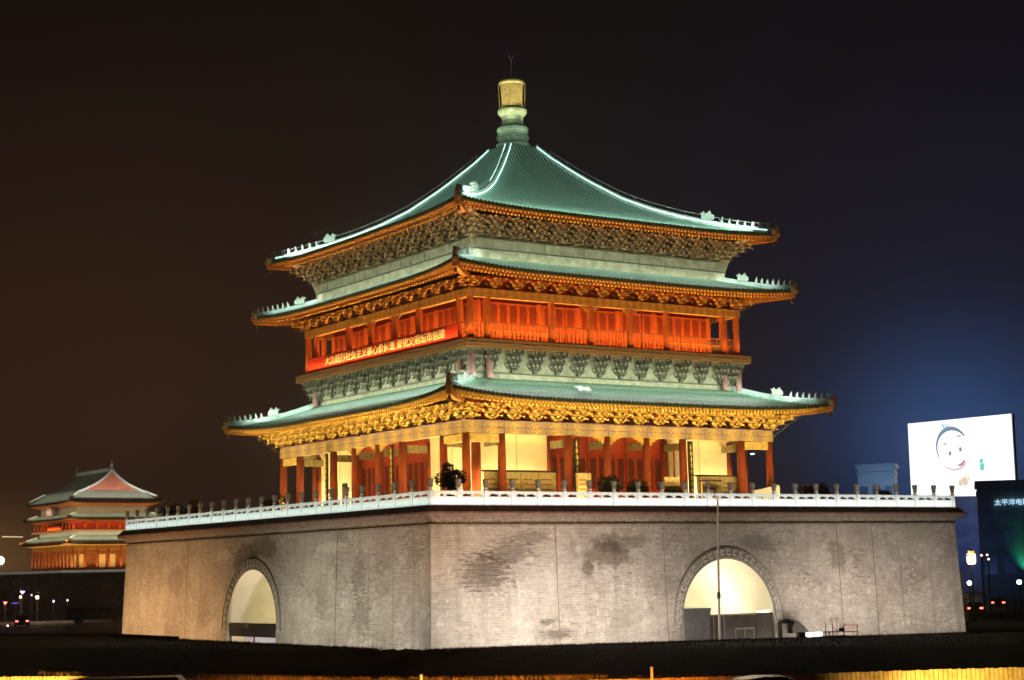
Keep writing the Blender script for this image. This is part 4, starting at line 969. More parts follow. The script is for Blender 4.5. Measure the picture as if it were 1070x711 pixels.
t = MB(); t.box(-.2, .2, -4.4, 4.2, 0, 2.22); tag(t.build('planter_wall', mat('planter_dark', (.035, .022, .02), .8, .3, 3), loc=(BX-HX-3.25, 7.5, 0)), 'low dark planter wall at the foot of the orange-lit wall left of the archway', 'planter wall')
t = thing('tall_pole', 'thin pale pole bent at its tip in front of the right archway', 'pole', (-2.19, -20.5, 1.2))
b = MB(); b.tube([(0, 0, 0), (.05, 0, 3), (.14, 0, 5.6), (.20, 0, 7.45), (-.02, 0, 7.80), (-.16, 0, 7.97)], [.075, .065, .05, .04, .03, .022], 8); b.build('shaft', mat('pole_pale', (.50, .46, .38), .5, .1, 4), t)
b = MB(); b.tube([(.05, 0, 2.6), (.05, 0, 2.9)], .09, 8); b.build('collar', m_iron, t)
b = MB(); b.tube([(.1, 0, 6.5), (.34, 0, 6.55)], .015, 5); b.build('bracket', m_iron, t)
# awning booth and light box right of the arch
t = thing('guard_booth', 'small grey booth with curved black hood against the wall right of the arch', 'booth', (4.05, yw(.42), 0))
b = MB(); b.box(-.62, .62, .0, .40, 0, 2.36); b.build('booth_body', mat('booth_grey', (.12, .105, .09), .7, .2, 4), t)
b = MB(); b.prism([(-.28, 1.85), (-.26, 2.2), (-.12, 2.42), (.16, 2.46), (.5, 2.25), (.82, 1.95), (.82, 1.85)], -.40, -.003); b.build('hood', m_dark, t)
t = thing('light_box', 'white glowing light box standing in the grass below the booth hood', 'light box', (2.92, -21.75, 0), R(-6))
b = MB(); b.box(-.52, .52, -.10, .10, 1.40, 1.98); b.build('lit_face', mat('lightbox_white', (.9, .9, .95), .4, 0, emit=(.92, .86, 1), es=2.2), t)
b = MB(); b.box(-.96, -.54, -.11, .09, 1.40, 2.0); b.build('side_panel', mat('panel_grey', (.35, .32, .30), .7, .1), t)
for x in (-.46, .46): b = MB(); b.box(x-.04, x+.04, -.05, .05, 0, 1.395); b.build('leg', m_iron, t)
t = thing('handcart', 'dark tubular handcart parked by the wall left of the red rail', 'cart', (3.85, -21.5, 1.1))
b = MB()
for x in (-.45, .45):
    for y in (-.25, .25): b.tube([(x, y, .0), (x, y, .9 if x < 0 else 1.35)], .022, 5)
for z in (.35, .62, .85): b.tube([(-.45, -.25, z), (.45, -.25, z)], .02, 5); b.tube([(-.45, .25, z), (.45, .25, z)], .02, 5); b.tube([(.45, -.25, z), (.45, .25, z)], .02, 5)
for i in range(5): b.tube([(-.3+i*.15, -.25, .35), (-.3+i*.15, -.25, .85)], .012, 4)
b.build('frame', mat('cart_dark', (.05, .035, .03), .6, .2), t)
for x in (-.3, .3): b = MB(); b.tube([(x, -.30, .08), (x, -.34, .08)], .14, 12); b.build('wheel', m_dark, t)
t = thing('red_railing', 'low red tubular railing in the grass right of the booth', 'railing', (5.2, -21.5, 1.1))
b = MB()
for (x0, z0, x1, z1) in ((-.9, .85, .2, .85), (-.9, .62, .3, .62), (.1, 1.15, 1.1, 1.15), (1.1, .0, 1.1, 1.15), (.1, 0, .1, 1.15), (-.9, 0, -.9, .85), (-.5, 0, -.5, .85), (.1, .8, 1.1, .8), (-.9, .3, 1.1, .4)):
    b.tube([(x0, 0, z0), (x1, 0, z1)], .028, 6)
b.build('rails', mat('rail_red', (.33, .10, .08), .5, .2), t)
b = MB(); b.box(-.2, .15, -.03, .03, .86, 1.0); b.build('sign_plate', m_dark, t)
t = thing('bare_shrub', 'bare twiggy shrub growing behind the red railing', 'shrub', (5.2, -21.15, 1.0))
b = MB(); rng = random.Random(5)
def twig(p, d, l, r, n):
    q = p+d*l; b.tube([p, q], [r, r*.6], 4)
    if n:
        for _ in range(3): twig(q, (d+Vector((rng.uniform(-.7, .7), rng.uniform(-.5, .5), rng.uniform(-.2, .5)))).normalized(), l*.68, r*.6, n-1)
twig(Vector((0, 0, 0)), Vector((0, 0, 1)), .95, .035, 0); twig(Vector((0, 0, .9)), Vector((-.5, 0, .6)).normalized(), .35, .028, 3); twig(Vector((0, 0, .85)), Vector((.55, 0, .5)).normalized(), .3, .028, 3); twig(Vector((0, 0, .95)), Vector((0, 0, 1)), .3, .026, 3)
b.build('branches', mat('twig', (.12, .06, .045), .8, .2), t)
# short spike lamps in the lawn
for (x, y, lab) in ((-8.2, -20.9, 'thin dark lawn stake before the wall between corner and right arch'), (11.9, -20.6, 'thin dark lawn stake before the wall near its right end'), (8.6, -20.6, 'thin dark lawn stake just right of the red railing'), (-20.2, -17.3, 'thin dark lawn stake left of the near corner of the wall')):
    t = thing('lawn_stake', lab, 'stake', (x, y, bank_h(x, y)-.15), group='dark stakes along the foot of the wall')
    b = MB(); b.tube([(0, 0, 0), (0, 0, .62)], .025, 6); b.build('stake', m_iron, t)
    b = MB(); b.lathe([(.03, .62), (.05, .64), (.05, .72), (.02, .75)], n=8); b.build('head', m_iron, t)
# slatted fence at the foot of the bank
FP = [(-60, 87), (0, 86.5), (70, 85), (150, 82), (230, 78), (330, 74.2), (420, 72), (520, 71), (600, 71), (740, 71.8), (860, 73.2), (960, 74.8), (1070, 76.2), (1130, 77)]
def fpt(px): d = interp(FP, px); q = at(px, 690, d); return Vector((q.x, q.y, 0))
fence = thing('slatted_fence', 'low fence of upright yellow-lit slats along the foot of the bank', 'fence', fpt(535))
def fence_run(p0, p1, mt):
    b = MB(); L_ = (fpt(p1)-fpt(p0)).length; n = int(L_/.19); rng = random.Random(int(p0))
    for i in range(n):
        a = fpt(p0+(p1-p0)*(i+.06)/n)-fence.location; c = fpt(p0+(p1-p0)*(i+.94)/n)-fence.location; h = .99+rng.uniform(-.015, .015)
        dd = (c-a).normalized(); nn = Vector((dd.y, -dd.x, 0))*.02
        b.hexa([a+nn, c+nn, c-nn, a-nn]+[q+Vector((0, 0, h)) for q in (a+nn, c+nn, c-nn, a-nn)])
    return b.build('slat_panel', mt, fence)
m_slat = mat('slat_wood', (.34, .24, .10), .7, .3, 3)
for p0, p1 in ((-60, 70), (70, 200), (200, 330), (330, 460), (460, 600), (600, 740), (740, 860), (860, 970), (970, 1130)): fence_run(p0, p1, m_slat)
b = MB()
for i in range(40):
    p0 = -60+1190*i/40; p1 = -60+1190*(i+1)/40; b.bar(fpt(p0)-fence.location+Vector((.05, .12, .5)), fpt(p1)-fence.location+Vector((.05, .12, .5)), .05, .08)
b.build('rail', m_slat, fence)
# dry grass growing over the middle of the fence
g = MB()
for i in range(11000):
    px = random.uniform(215, 770) if random.random() < .9 else random.uniform(40, 215)
    q = fpt(px)+Vector((random.uniform(-.1, .1), random.uniform(.15, .9), 0)); hh = (1.16 if px < 640 else 1.05)+random.uniform(-.12, .10)
    blade(q.x, q.y, .5, hh-.5, random.uniform(.02, .04))
tag(g.build('dry_grass', mat('straw', (.20, .11, .035), .9, .45, .8)), 'dry orange-lit grass growing along the middle of the slatted fence', 'grass', kind='stuff')
def verge_light(px, w, col, off=2.2, z=.25, ln=2.5):
    q = fpt(px); v = (Vector(CAM)-q); v.z = 0; v.normalize(); a = q+v*off; tn = Vector((v.y, -v.x, 0))
    strip(a-tn*ln/2+Vector((0, 0, z)), a+tn*ln/2+Vector((0, 0, z)), q+Vector((0, 0, .9)), w, col, .15, 120)
verge_light(1010, 230, (1, .66, .16), ln=5); verge_light(925, 40, (1, .6, .16)); verge_light(30, 260, (1, .62, .14), ln=4); verge_light(-10, 60, (1, .62, .14))
for px in (300, 400, 500, 580): verge_light(px, 230, (1, .45, .08), ln=5)
verge_light(690, 90, (1, .32, .05), ln=4)
for px, d, h, lab in ((440, 70.8, 1.30, 'slim pale bollard among the orange grass below the near corner'), (681, 70.6, 1.42, 'slim pale bollard lit at its tip below the right half of the wall')):
    q = at(px, 700, d); t = thing('bollard', lab, 'bollard', (q.x, q.y, 0), group='slim bollards at the fence')
    b = MB(); b.tube([(0, 0, 0), (0, 0, h)], .055, 8); b.build('post', mat('bollard_cream', (.6, .5, .36), .5, .1), t)
    b = MB(); b.lathe([(.07, h), (.07, h+.06), (.03, h+.09)], n=10); b.build('cap', m_brass, t)
    bulb((q.x-.25, q.y-.35, h), 1.2, (1, .6, .25), .05)

# ------------------------------------------------------------------ vehicles
def car(label, loc, rz, paint, L=4.5, H=1.36, van=False, lights=None, cat='car', group=None):
    t = thing('parked_car' if not van else 'van', label, cat, loc, rz, group)
    Wd = .88
    if van: top = [(-L*.46, .95), (-L*.44, H*.96), (-L*.30, H), (L*.22, H), (L*.36, 1.25), (L*.48, .98)]
    else: top = [(-L*.40, .92), (-L*.28, H*.93), (-L*.12, H), (L*.08, H*.985), (L*.26, .95), (L*.32, .90)]
    low = [(-L*.5, .35), (-L*.49, .75), (-L*.44, .93)]+[(L*.34, .90), (L*.46, .74), (L*.5, .5), (L*.49, .28), (-L*.48, .25)]
    b = MB(); outline = [(-L*.5, .32), (-L*.495, .74), (-L*.45, .92), (L*.34, .90), (L*.46, .76), (L*.5, .5), (L*.48, .26), (-L*.48, .24)]
    rings = []
    for y, k in ((-Wd, .96), (-Wd*.96, 1), (Wd*.96, 1), (Wd, .96)): rings.append([(x*k, y, .25+(z-.25)*k) for x, z in outline])
    b.loft(rings); b.build('body', paint, t)
    b = MB(); b.loft([[(x*k, y, z if z < .96 else .9+(z-.9)*kk) for x, z in top] for y, k, kk in ((-Wd*.80, .97, .97), (-Wd*.68, 1, 1), (Wd*.68, 1, 1), (Wd*.80, .97, .97))]); b.build('cabin', paint, t)
    b = MB()
    for sg in (-1, 1):
        y0 = sg*(Wd*.80+.012)
        if van: q = [(-L*.42, 1.02), (-L*.41, H*.90), (-L*.06, H*.92), (-L*.06, 1.02)]; q2 = [(-L*.03, 1.02), (-L*.03, H*.92), (L*.20, H*.90), (L*.32, 1.05)]
        else: q = [(-L*.33, .98), (-L*.25, H*.90), (-L*.06, H*.93), (-L*.06, .98)]; q2 = [(-L*.03, .98), (-L*.03, H*.93), (L*.07, H*.90), (L*.2, .98)]
        for s_ in (q, q2): b = MB(); b.prism(s_, y0-.006, y0+.006); b.build('window', mat('car_glass', (.02, .022, .025), .1, 0), t)
    for x in (-L*.31, L*.31):
        for sg in (-1, 1):
            w_ = MB(); w_.tube([(x, sg*(Wd-.2), .32), (x, sg*(Wd+.015), .32)], .32, 18); wo = w_.build('wheel', m_dark, t)
            w_ = MB(); w_.tube([(x, sg*(Wd+.0), .32), (x, sg*(Wd+.03), .32)], .2, 12); w_.build('rim', mat('alloy', (.4, .4, .42), .35, 0, metal=.7), wo)
    for sg in (-1, 1):
        b = MB(); b.box(-L*.505, -L*.485, sg*.62-.16, sg*.62+.16, .62, .78); b.build('tail_light', mat('tail_red', (.4, .02, .02), .4, 0, emit=(1, .05, .03), es=(9 if lights else .02)) if not lights else mat('tail_red_lit', (.4, .02, .02), .4, 0, emit=(1, .10, .06), es=9), t)
        b = MB(); b.box(L*.478, L*.5, sg*.62-.17, sg*.62+.17, .56, .70); b.build('headlight', mat('headlamp', (.7, .7, .7), .2, 0), t)
    return t
q = at(806, 704, 66); car('black saloon car whose roof shows at the bottom edge right of centre', (q.x, q.y, 0), math.atan2(rt.y, rt.x)+.15, mat('paint_black', (.012, .012, .014), .25, 0, coat=.6), 4.6, 1.36)
q = at(145, 706, 60.5); car('dark navy van whose roof shows at the bottom left corner', (q.x, q.y, 0), math.atan2(rt.y, rt.x)+.06, mat('paint_navy', (.012, .018, .045), .35, 0, coat=.4), 6.0, 2.12, True)
for px, py, d, lab in ((1020, 653, 190, 'distant car with glowing red tail lights right of the wall'), (1044, 649, 215, 'distant car showing red tail lights below the right globe lamp')):
    q = at(px, py, d); v = (q-Vector(CAM)); car(lab, (q.x, q.y, 0), math.atan2(v.y, v.x), mat('paint_dark', (.03, .03, .032), .35, 0), 4.4, 1.4, lights=True, group='distant cars with tail lights')

# ------------------------------------------------------------------ right: screen, blocks, lamps
def quad_thing(a, b_, c, d, depth, mb):
    nrm = (b_-a).cross(d-a).normalized()*depth; mb.hexa([a, b_, c, d, a-nrm, b_-nrm, c-nrm, d-nrm])
A_, B_, C_, D_ = at(948.5, 443, 330), at(1056, 432.5, 300), at(1060.5, 518, 300), at(950, 519.5, 330)
C_.x, C_.y = B_.x, B_.y; D_.x, D_.y = A_.x, A_.y
scr = thing('billboard_screen', 'big white lit advertising screen on a roof at the right', 'billboard', (A_+C_)/2)
o = scr.location.copy(); U_ = (B_-A_).normalized(); V_ = Vector((0, 0, 1)); Nf = Vector((U_.y, -U_.x, 0)).normalized()
if Nf.dot(Vector(CAM)-o) < 0: Nf = -Nf
b = MB(); quad_thing(D_-o, C_-o, B_-o, A_-o, .12, b); b.build('lit_screen', mat('screen_white', (.8, .8, .8), .5, 0, emit=(1, .985, 1.0), es=1.6), scr)
b = MB()
for p, q in ((A_, B_), (B_, C_), (C_, D_), (D_, A_)): b.bar(p-o-Nf*.6+(o-(p+q)/2).normalized()*.5, q-o-Nf*.6+(o-(p+q)/2).normalized()*.5, .4, .5)
for t_ in (.1, .4, .7, .95): q = D_+(C_-D_)*t_-o-Nf*.9; b.bar(q, q-Vector((0, 0, 4)), .3)
b.build('screen_frame', mat('frame_dark', (.05, .05, .055), .6, .1), scr)
# a plain drawing of a smiling child's face on the screen
ex, ey = (B_-A_).length/107.5, (A_-D_).length/76
def sp2(px, py): return A_-o+U_*((px-948.5)*ex)+V_*(-(py-443+(px-948.5)*.10)*ey)+Nf*.06
def stroke(pts, w, mt, name):
    b = MB(); P_ = [sp2(*p) for p in pts]; n = len(P_)
    for i, (p, q) in enumerate(zip(P_, P_[1:])):
        d = (q-p).normalized(); s_ = d.cross(Nf).normalized(); w0 = w*ex*(.35+.65*math.sin(math.pi*(i+.3)/n)); w1 = w*ex*(.35+.65*math.sin(math.pi*(i+1.3)/n)) if n > 2 else w*ex
        b.poly([p-s_*w0/2, q-s_*w1/2, q+s_*w1/2, p+s_*w0/2])
    return b.build(name, mt, scr)
def em(name, c, es=1): return mat(name, c, .6, 0, emit=c, es=es)
hx_, hy_ = 997, 468
stroke([(hx_+17*math.cos(R(a)), hy_+20*math.sin(R(a))-1) for a in range(150, 321, 10)], 2.6, em('ink_grey', (.25, .33, .42)), 'hair_line')
stroke([(hx_+17*math.cos(R(a)), hy_+20*math.sin(R(a))) for a in range(-20, 141, 10)], 1.3, em('ink_pink', (.86, .66, .74)), 'cheek_line')
for dx in (-3, 0, 3): stroke([(991+dx*.3, 449), (990+dx, 442.5)], 1.2, em('ink_blue', (.16, .34, .46)), 'hair_tuft')
for (x, y) in ((994, 472), (1005, 467.5)): stroke([(x, y-2.2), (x, y), (x, y+2.2)], 3.2, em('ink_mauve', (.42, .28, .40)), 'eye')
for (x, y) in ((989, 463), (1004, 454.5)): stroke([(x-2.5, y+1), (x, y), (x+2.5, y-1)], 1.2, em('ink_brow', (.66, .54, .60)), 'eyebrow')
stroke([(1002, 483), (1005, 483), (1008, 480), (1009, 478)], 2.2, em('ink_rose', (.62, .34, .44)), 'mouth')
stroke([(1001, 501), (1005, 500), (1011, 497), (1012, 494)], 5, em('ink_peach', (.96, .78, .62)), 'collar')
stroke([(1025, 476), (1026, 480), (1026, 487)], 5, em('ink_green', (.25, .80, .66)), 'droplet')

def block(label, p, w, d, h, rz, mt, rows, cols_, wm, name='office_block', z0=0, parapet=True):
    t = thing(name, label, 'building', (p.x, p.y, 0), rz)
    b = MB(); b.box(-w/2, w/2, -d/2, d/2, 0, h); b.build('walls', mt, t)
    if parapet: b = MB(); b.box(-w/2-.3, w/2+.3, -d/2-.3, d/2+.3, h+.003, h+.7); b.box(-w/2-.15, w/2+.15, -d/2-.15, d/2+.15, h-1.0, h-.6); b.build('parapet', mt, t)
    for r in range(rows):
        for c in range(cols_):
            x = -w/2+w*(c+.5)/cols_; z = 3+ (h-4.5)*(r+.5)/rows; a = w/cols_*.32; e = (h-4.5)/rows*.32
            b = MB(); b.box(x-a, x+a, -d/2-.06, -d/2+.05, z-e, z+e); b.build('window', wm, t)
    return t
VA = math.atan2(rt.y, rt.x)
m_bluewall = mat('night_wall_blue', (.16, .20, .27), .8, .2, .3); m_winblue = mat('night_window', (.135, .17, .23), .3, .2, 1)
q = at(1010, 600, 352); block('blue-lit office block carrying the advertising screen', q, 26, 14, 18.0, VA-.75, m_bluewall, 4, 7, m_winblue)
q = at(1066, 600, 262); GB = block('teal cinema block with glowing Chinese sign at the right edge', q, 10.6, 12, 16.0, VA-.25, mat('night_wall_teal', (.16, .20, .20), .8, .25, .3), 3, 4, m_winblue)
m3 = Matrix(((1, 0, 0), (0, 0, -1), (0, 1, 0)))
letters('sign_lettering', '太平洋电影', .92, mat('sign_ice', (.8, .9, 1), .5, 0, emit=(.50, .80, 1), es=1.2), GB, (-.75, -6.25, 13.55), m3, .05, 4.7)
gl_ = GB.location; nn = Vector((math.sin(VA-.25), -math.cos(VA-.25), 0))
spot(gl_+nn*22+Vector((-8, 0, 2)), gl_+Vector((0, 0, 9)), 2600, (.12, .30, .8), 60, 1)
spot(gl_+nn*9+Vector((1.5, 0, 3.2)), gl_+nn*6+Vector((1.5, 0, 8)), 900, (.05, 1, .42), 75, 1)
q2 = at(1010, 600, 352); spot(q2+Vector((-22, -20, 3)), q2+Vector((-4, -4, 12)), 9000, (.12, .28, 1), 90, 1)
q = at(917, 500, 300); t = block('small pale blue rooftop building glimpsed left of the advertising screen', q, 5.9, 6, 21.2, VA-.30, mat('night_wall_pale', (.45, .50, .56), .8, .1, .4), 2, 3, m_winblue, 'rooftop_building')
spot(q+Vector((-9, -12, 16))-Vector((0, 0, q.z-0))+Vector((0, 0, 0)), Vector((q.x, q.y, 20)), 3200, (.36, .62, 1), 70, 1)
t = thing('boundary_wall', 'low grey boundary wall beyond the road at the right edge', 'wall', at(1045, 657, 165)); t.location.z = 0; t.rotation_euler.z = VA
b = MB(); b.box(-9, 14, -.15, .15, 0, .75); b.build('wall', mat('low_wall_grey', (.20, .18, .17), .8, .2), t)
b = MB(); b.box(-9.1, 14.1, -.2, .2, .752, .85); b.build('coping', mat('low_wall_cap', (.24, .22, .2), .8, .2), t)
def lantern():
    p = at(1018, 640, 125); t = thing('lantern_post', 'tall dark lamp post with square glowing lantern right of the wall', 'street lamp', (p.x, p.y, 0))
    zt = at(1018, 575, 125).z; zb = at(1018, 590, 125).z
    b = MB(); b.lathe([(.16, 0), (.16, .4), (.07, .6), (.055, zb-.1)], n=10); b.build('pole', m_iron, t)
    b = MB(); b.lathe([(.20, zb), (.30, zb+.12), (.31, zb+.70), (.29, zb+.72)], n=6); b.build('lantern_glass', mat('lantern_glow', (1, .8, .5), .5, 0, emit=(1, .66, .34), es=4.5), t)
    b = MB(); b.lathe([(.30, zt-.40), (.32, zt-.36), (.32, zt-.30)], n=6); b.lathe([(.05, zt-.1), (.20, zt-.02), (.02, zt+.1)], n=6); b.build('lantern_cap', m_iron, t)
    b = MB(); b.box(-.28, .28, -.03, .03, zt-.26, zt-.04); b.build('upper_pane', mat('lantern_amber', (.8, .4, .2), .5, 0, emit=(1, .42, .16), es=1.2), t)
    bulb((p.x-.6, p.y-.6, zb+.4), 60, (1, .7, .4), .2)
lantern()
for px, py, d, c, lab in ((1013, 609.5, 128, (1, .80, .95), 'pinkish white globe lamp beside the wall below the lantern'), (1065, 608.5, 128, (1, .92, .74), 'warm white globe lamp at the right edge of the photo')):
    p = at(px, py, d); t = thing('globe_lamp', lab, 'street lamp', (p.x, p.y, 0), group='globe street lamps at the right')
    b = MB(); b.lathe([(.12, 0), (.12, .3), (.05, .4), (.045, p.z-.14)], n=8); b.build('pole', m_iron, t)
    b = MB(); b.lathe([(.16*math.sin(math.pi*j/8)+.01, p.z-.16*math.cos(math.pi*j/8)) for j in range(9)], n=14); b.build('globe', mat('globe_%d' % px, c, .5, 0, emit=c, es=7), t)
    b = MB(); b.lathe([(.08, p.z-.22), (.10, p.z-.15), (.05, p.z-.14)], n=8); b.build('collar', m_iron, t)
p = at(1010, 640, 112); t = thing('gate_pillar', 'cream gate pillar with stepped cap just beyond the right end of the wall', 'pillar', (p.x, p.y, 0), VA)
ztop = at(1005, 597, 112).z; zm = at(1005, 622, 112).z
b = MB(); b.box(-.55, .0, -.3, .3, 0, zm-.15); b.build('shaft', mat('pillar_orange', (.50, .30, .16), .7, .15), t)
b = MB(); b.box(-.62, .04, -.35, .35, zm-.147, zm+.10); b.box(-.52, -.14, -.25, .25, zm+.102, ztop); b.build('cap', mat('pillar_cream', (.6, .55, .45), .7, .1), t)
spot((p.x-1.5, p.y-4.5, .6), (p.x, p.y, 3), 120, (1, .72, .4), 60)
t = thing('street_railing', 'dark street railing with two pale rails behind the lamp posts', 'railing', at(1035, 640, 150), VA); t.location.z = 0
for i in range(9): b = MB(); b.box(-4+i*1.2-.03, -4+i*1.2+.03, -.03, .03, 0, 3.0); b.build('post', m_iron, t)
za, zb_ = at(1030, 627, 150).z, at(1030, 640, 150).z
for zq, xe in ((za, 5.5), (zb_, 1.5)): b = MB(); b.box(-4, xe, -.04, -.031, zq-.03, zq+.03); b.build('rail', mat('pale_rail', (.4, .38, .34), .5, .1), t)
for px, py, lab in ((1025.5, 580.5, 'tiny red-orange street light just right of the lantern'), (1031.5, 580, 'tiny orange street light, upper of the pair right of the lantern'), (1033, 584.5, 'tiny pale street light, lower of the pair right of the lantern')):
    p = at(px, py, 200); t = thing('small_lamp', lab, 'street lamp', (p.x, p.y, 0), group='tiny far street lamps')
    b = MB(); b.tube([(0, 0, 0), (0, 0, p.z-.1)], .05, 5); b.build('pole', m_iron, t)
    b = MB(); b.lathe([(.10*math.sin(math.pi*j/6)+.01, p.z-.10*math.cos(math.pi*j/6)) for j in range(7)], n=8); b.build('bulb', mat('tiny_lamp', (1, .6, .4), .5, 0, emit=(1, .58, .36), es=6), t)

# ------------------------------------------------------------------ left: the far drum tower
DT = Vector((100.4, 353.8, 0))                 # its near corner, axis-aligned like the bell tower
LX, LY = 22.8, 31.0
drum = thing('drum_tower', 'far drum tower with hip-and-gable roof glowing behind the wall at the left', 'drum tower', (DT.x+LX/2, DT.y+LY/2, 0))
def dring(e, z, lift=0, n=10):
    pts = []
    hx, hy = LX/2+e, LY/2+e
    for (x0, y0, x1, y1) in ((-hx, -hy, hx, -hy), (hx, -hy, hx, hy), (hx, hy, -hx, hy), (-hx, hy, -hx, -hy)):
        for j in range(n):
            t = j/n; u = abs(2*t-1); pts.append((x0+(x1-x0)*t, y0+(y1-y0)*t, z+lift*.5*u**6))
    return pts
def dbox(name, e, z0, z1, mt): b = MB(); b.loft([dring(e, z0, 0, 1), dring(e, z1, 0, 1)]); return b.build(name, mt, drum)
m_dtile = mat('drum_tile', (.30, .34, .27), .6, .2, 1); m_dorange = mat('drum_timber', (.45, .16, .04), .6, .25, 1.5); m_dgold = mat('drum_gilt', (.55, .35, .10), .6, .3, 2); m_dred = mat('drum_red', (.5, .07, .02), .6, .2, 1)
zb = at(40, 598, 470).z
b = MB(); b.box(-LX/2-4.5, LX/2+4.5, -LY/2-4.5, LY/2+26, 0, zb-.35); b.build('plinth', mat('plinth_brick', (.11, .09, .075), .9, .25, .3), drum)
b = MB(); b.box(-LX/2-4.5, LX/2+4.5, -LY/2-4.5, LY/2+26, zb-.34, zb+.30); b.build('plinth_rail', mat('plinth_rail_stone', (.50, .50, .44), .7, .1, 1), drum)
Z = dict(f0=zb, f1=14.6, e1=15.2, s1=17.0, g0=18.6, g1=21.4, e2=21.3, s2=22.7, u1=25.2, e3=25.9)
dbox('ground_storey', -2.0, zb+.36, 14.9, m_dorange); dbox('ground_beam', .2, 13.6, 14.7, m_dgold)
b = MB(); b.loft([dring(2.6, 15.05, .8), dring(2.62, 15.2, .8), dring(-1.2, 17.4, 0)]); b.build('lower_roof', m_dtile, drum)
b = MB(); b.loft([dring(2.5, 14.95, .8), dring(.3, 14.7, 0)], 0, False); b.build('lower_eave', m_dgold, drum)
dbox('middle_wall', -1.4, 17.2, 18.4, mat('drum_pale', (.40, .40, .30), .7, .2, 1)); dbox('gallery_floor', .3, 18.42, 18.9, m_dorange)
dbox('gallery_wall', -1.6, 18.92, 21.6, m_dred); dbox('gallery_beam', -.2, 20.9, 21.6, m_dorange)
b = MB(); b.loft([dring(2.0, 21.45, .6), dring(2.02, 21.6, .6), dring(-1.2, 23.2, 0)]); b.build('middle_roof', m_dtile, drum)
b = MB(); b.loft([dring(1.9, 21.35, .6), dring(0, 21.5, 0)], 0, False); b.build('middle_eave', m_dorange, drum)
dbox('upper_wall', -1.6, 23.2, 25.0, mat('drum_upper', (.28, .20, .12), .7, .2, 1)); 
b = MB(); b.loft([dring(1.6, 25.75, .8), dring(1.62, 25.9, .8), dring(-.6, 27.2, .2), dring(-3.0, 29.2, 0)]); b.build('upper_roof', m_dtile, drum)
b = MB(); b.loft([dring(1.5, 25.65, .8), dring(-1.5, 25.0, 0)], 0, False); b.build('upper_eave', m_dorange, drum)
gx, gy = LX/2-3.4, LY/2-3.0; zg = 28.9; zr = 34.1
b = MB(); b.poly([(-gx, -gy, zg), (gx, -gy, zg), (.15, -gy, zr), (-.15, -gy, zr)]); gab = b.build('gable', mat('gable_red', (.50, .16, .09), .7, .35, .8), drum)
b = MB()
for sg in (-1, 1):
    pr = [(sg*(gx+.9), zg-.5), (sg*gx*.55, zg+1.6), (sg*gx*.22, zg+3.5), (0, zr+.1)]
    for (x0, z0), (x1, z1) in zip(pr, pr[1:]): b.hexa([(x0, -gy-.5, z0), (x1, -gy-.5, z1), (x1, gy+.5, z1), (x0, gy+.5, z0), (x0, -gy-.5, z0+.3), (x1, -gy-.5, z1+.3), (x1, gy+.5, z1+.3), (x0, gy+.5, z0+.3)])
b.build('main_roof', m_dtile, drum)
m_dridge = mat('drum_ridge', (.55, .60, .52), .6, .1, 1)
for sg in (-1, 1):
    b = MB(); pr = [(sg*(gx+1.0), zg-.4), (sg*gx*.55, zg+1.75), (sg*gx*.22, zg+3.65), (sg*.05, zr+.3)]
    for (x0, z0), (x1, z1) in zip(pr, pr[1:]): b.bar((x0, -gy-.55, z0+.2), (x1, -gy-.55, z1+.2), .5, .5)
    b.build('gable_ridge', m_dridge, drum)
b = MB(); b.bar((0, -gy-.5, zr+.6), (0, gy+.5, zr+.6), .5, .9); b.build('main_ridge', m_dridge, drum)
for sx in (-1, 1):
    for sy in (-1, 1):
        for e0, e1, z0, z1 in ((1.7, -2.6, 26.6, 29.2), (2.1, -1.0, 22.1, 23.3), (2.7, -1.0, 15.9, 17.5)):
            b = MB(); b.bar((sx*(LX/2+e0), sy*(LY/2+e0), z0), (sx*(LX/2+e1), sy*(LY/2+e1), z1), .45, .45); b.build('hip_ridge', m_dridge, drum)
for sy in (-1, 1):
    b = MB(); y = sy*(gy+.2); b.prism([(-.3, zr+1), (-.35, zr+2.0), (-.1, zr+1.8), (0, zr+3.0), (.15, zr+1.9), (.35, zr+1.5), (.3, zr+1)], y-.25, y+.25); b.build('ridge_beast', m_dridge, drum)
dc = MB(); dc.lathe([(.34, 0), (.30, 14.4-zb)], n=8); dc_me = dc.mesh('column', mat('drum_column', (.35, .09, .03), .6, .1)); dg_ = MB(); dg_.lathe([(.22, 0), (.22, 2.4)], n=6); dgm = dg_.mesh('gallery_column', mat('drum_column', (.35, .09, .03), .6, .1))
for n, w_, side in ((7, LX, 0), (11, LY, 1)):
    for i in range(n+1):
        s = -w_/2+w_*i/n
        loc = (s, -LY/2, zb) if side == 0 else (-LX/2, -s, zb)
        if side == 1 and i == n: continue
        link('column', dc_me, drum, loc); link('gallery_column', dgm, drum, (loc[0]*.97, loc[1]*.97, 18.9))
dw = MB(); dw.box(-.95, .95, -.05, .05, .8, 4.2); dwm = dw.mesh('window', mat('drum_window', (.8, .6, .28), .6, .1, emit=(1, .55, .14), es=.35))
for n, w_, side in ((7, LX-4, 0), (10, LY-4, 1)):
    for i in range(n):
        s = -w_/2+w_*(i+.5)/n
        if side == 0 and i in (1, 4): continue
        o = link('window', dwm, drum, (s, -LY/2+1.9, zb+.2) if side == 0 else (-LX/2+1.9, s, zb+.2), 0 if side == 0 else math.pi/2)
        o.scale = (.9 if side == 0 else .55, 1, 1)
b = MB(); b.box(-.08, .08, -2.0, 2.0, -1.5, 1.5); o = b.build('plaque', mat('plaque_pink', (.55, .34, .34), .6, .2, 1), drum, (-LX/2-.4, 2, 24.4)); o.rotation_euler = (0, R(-14), 0)
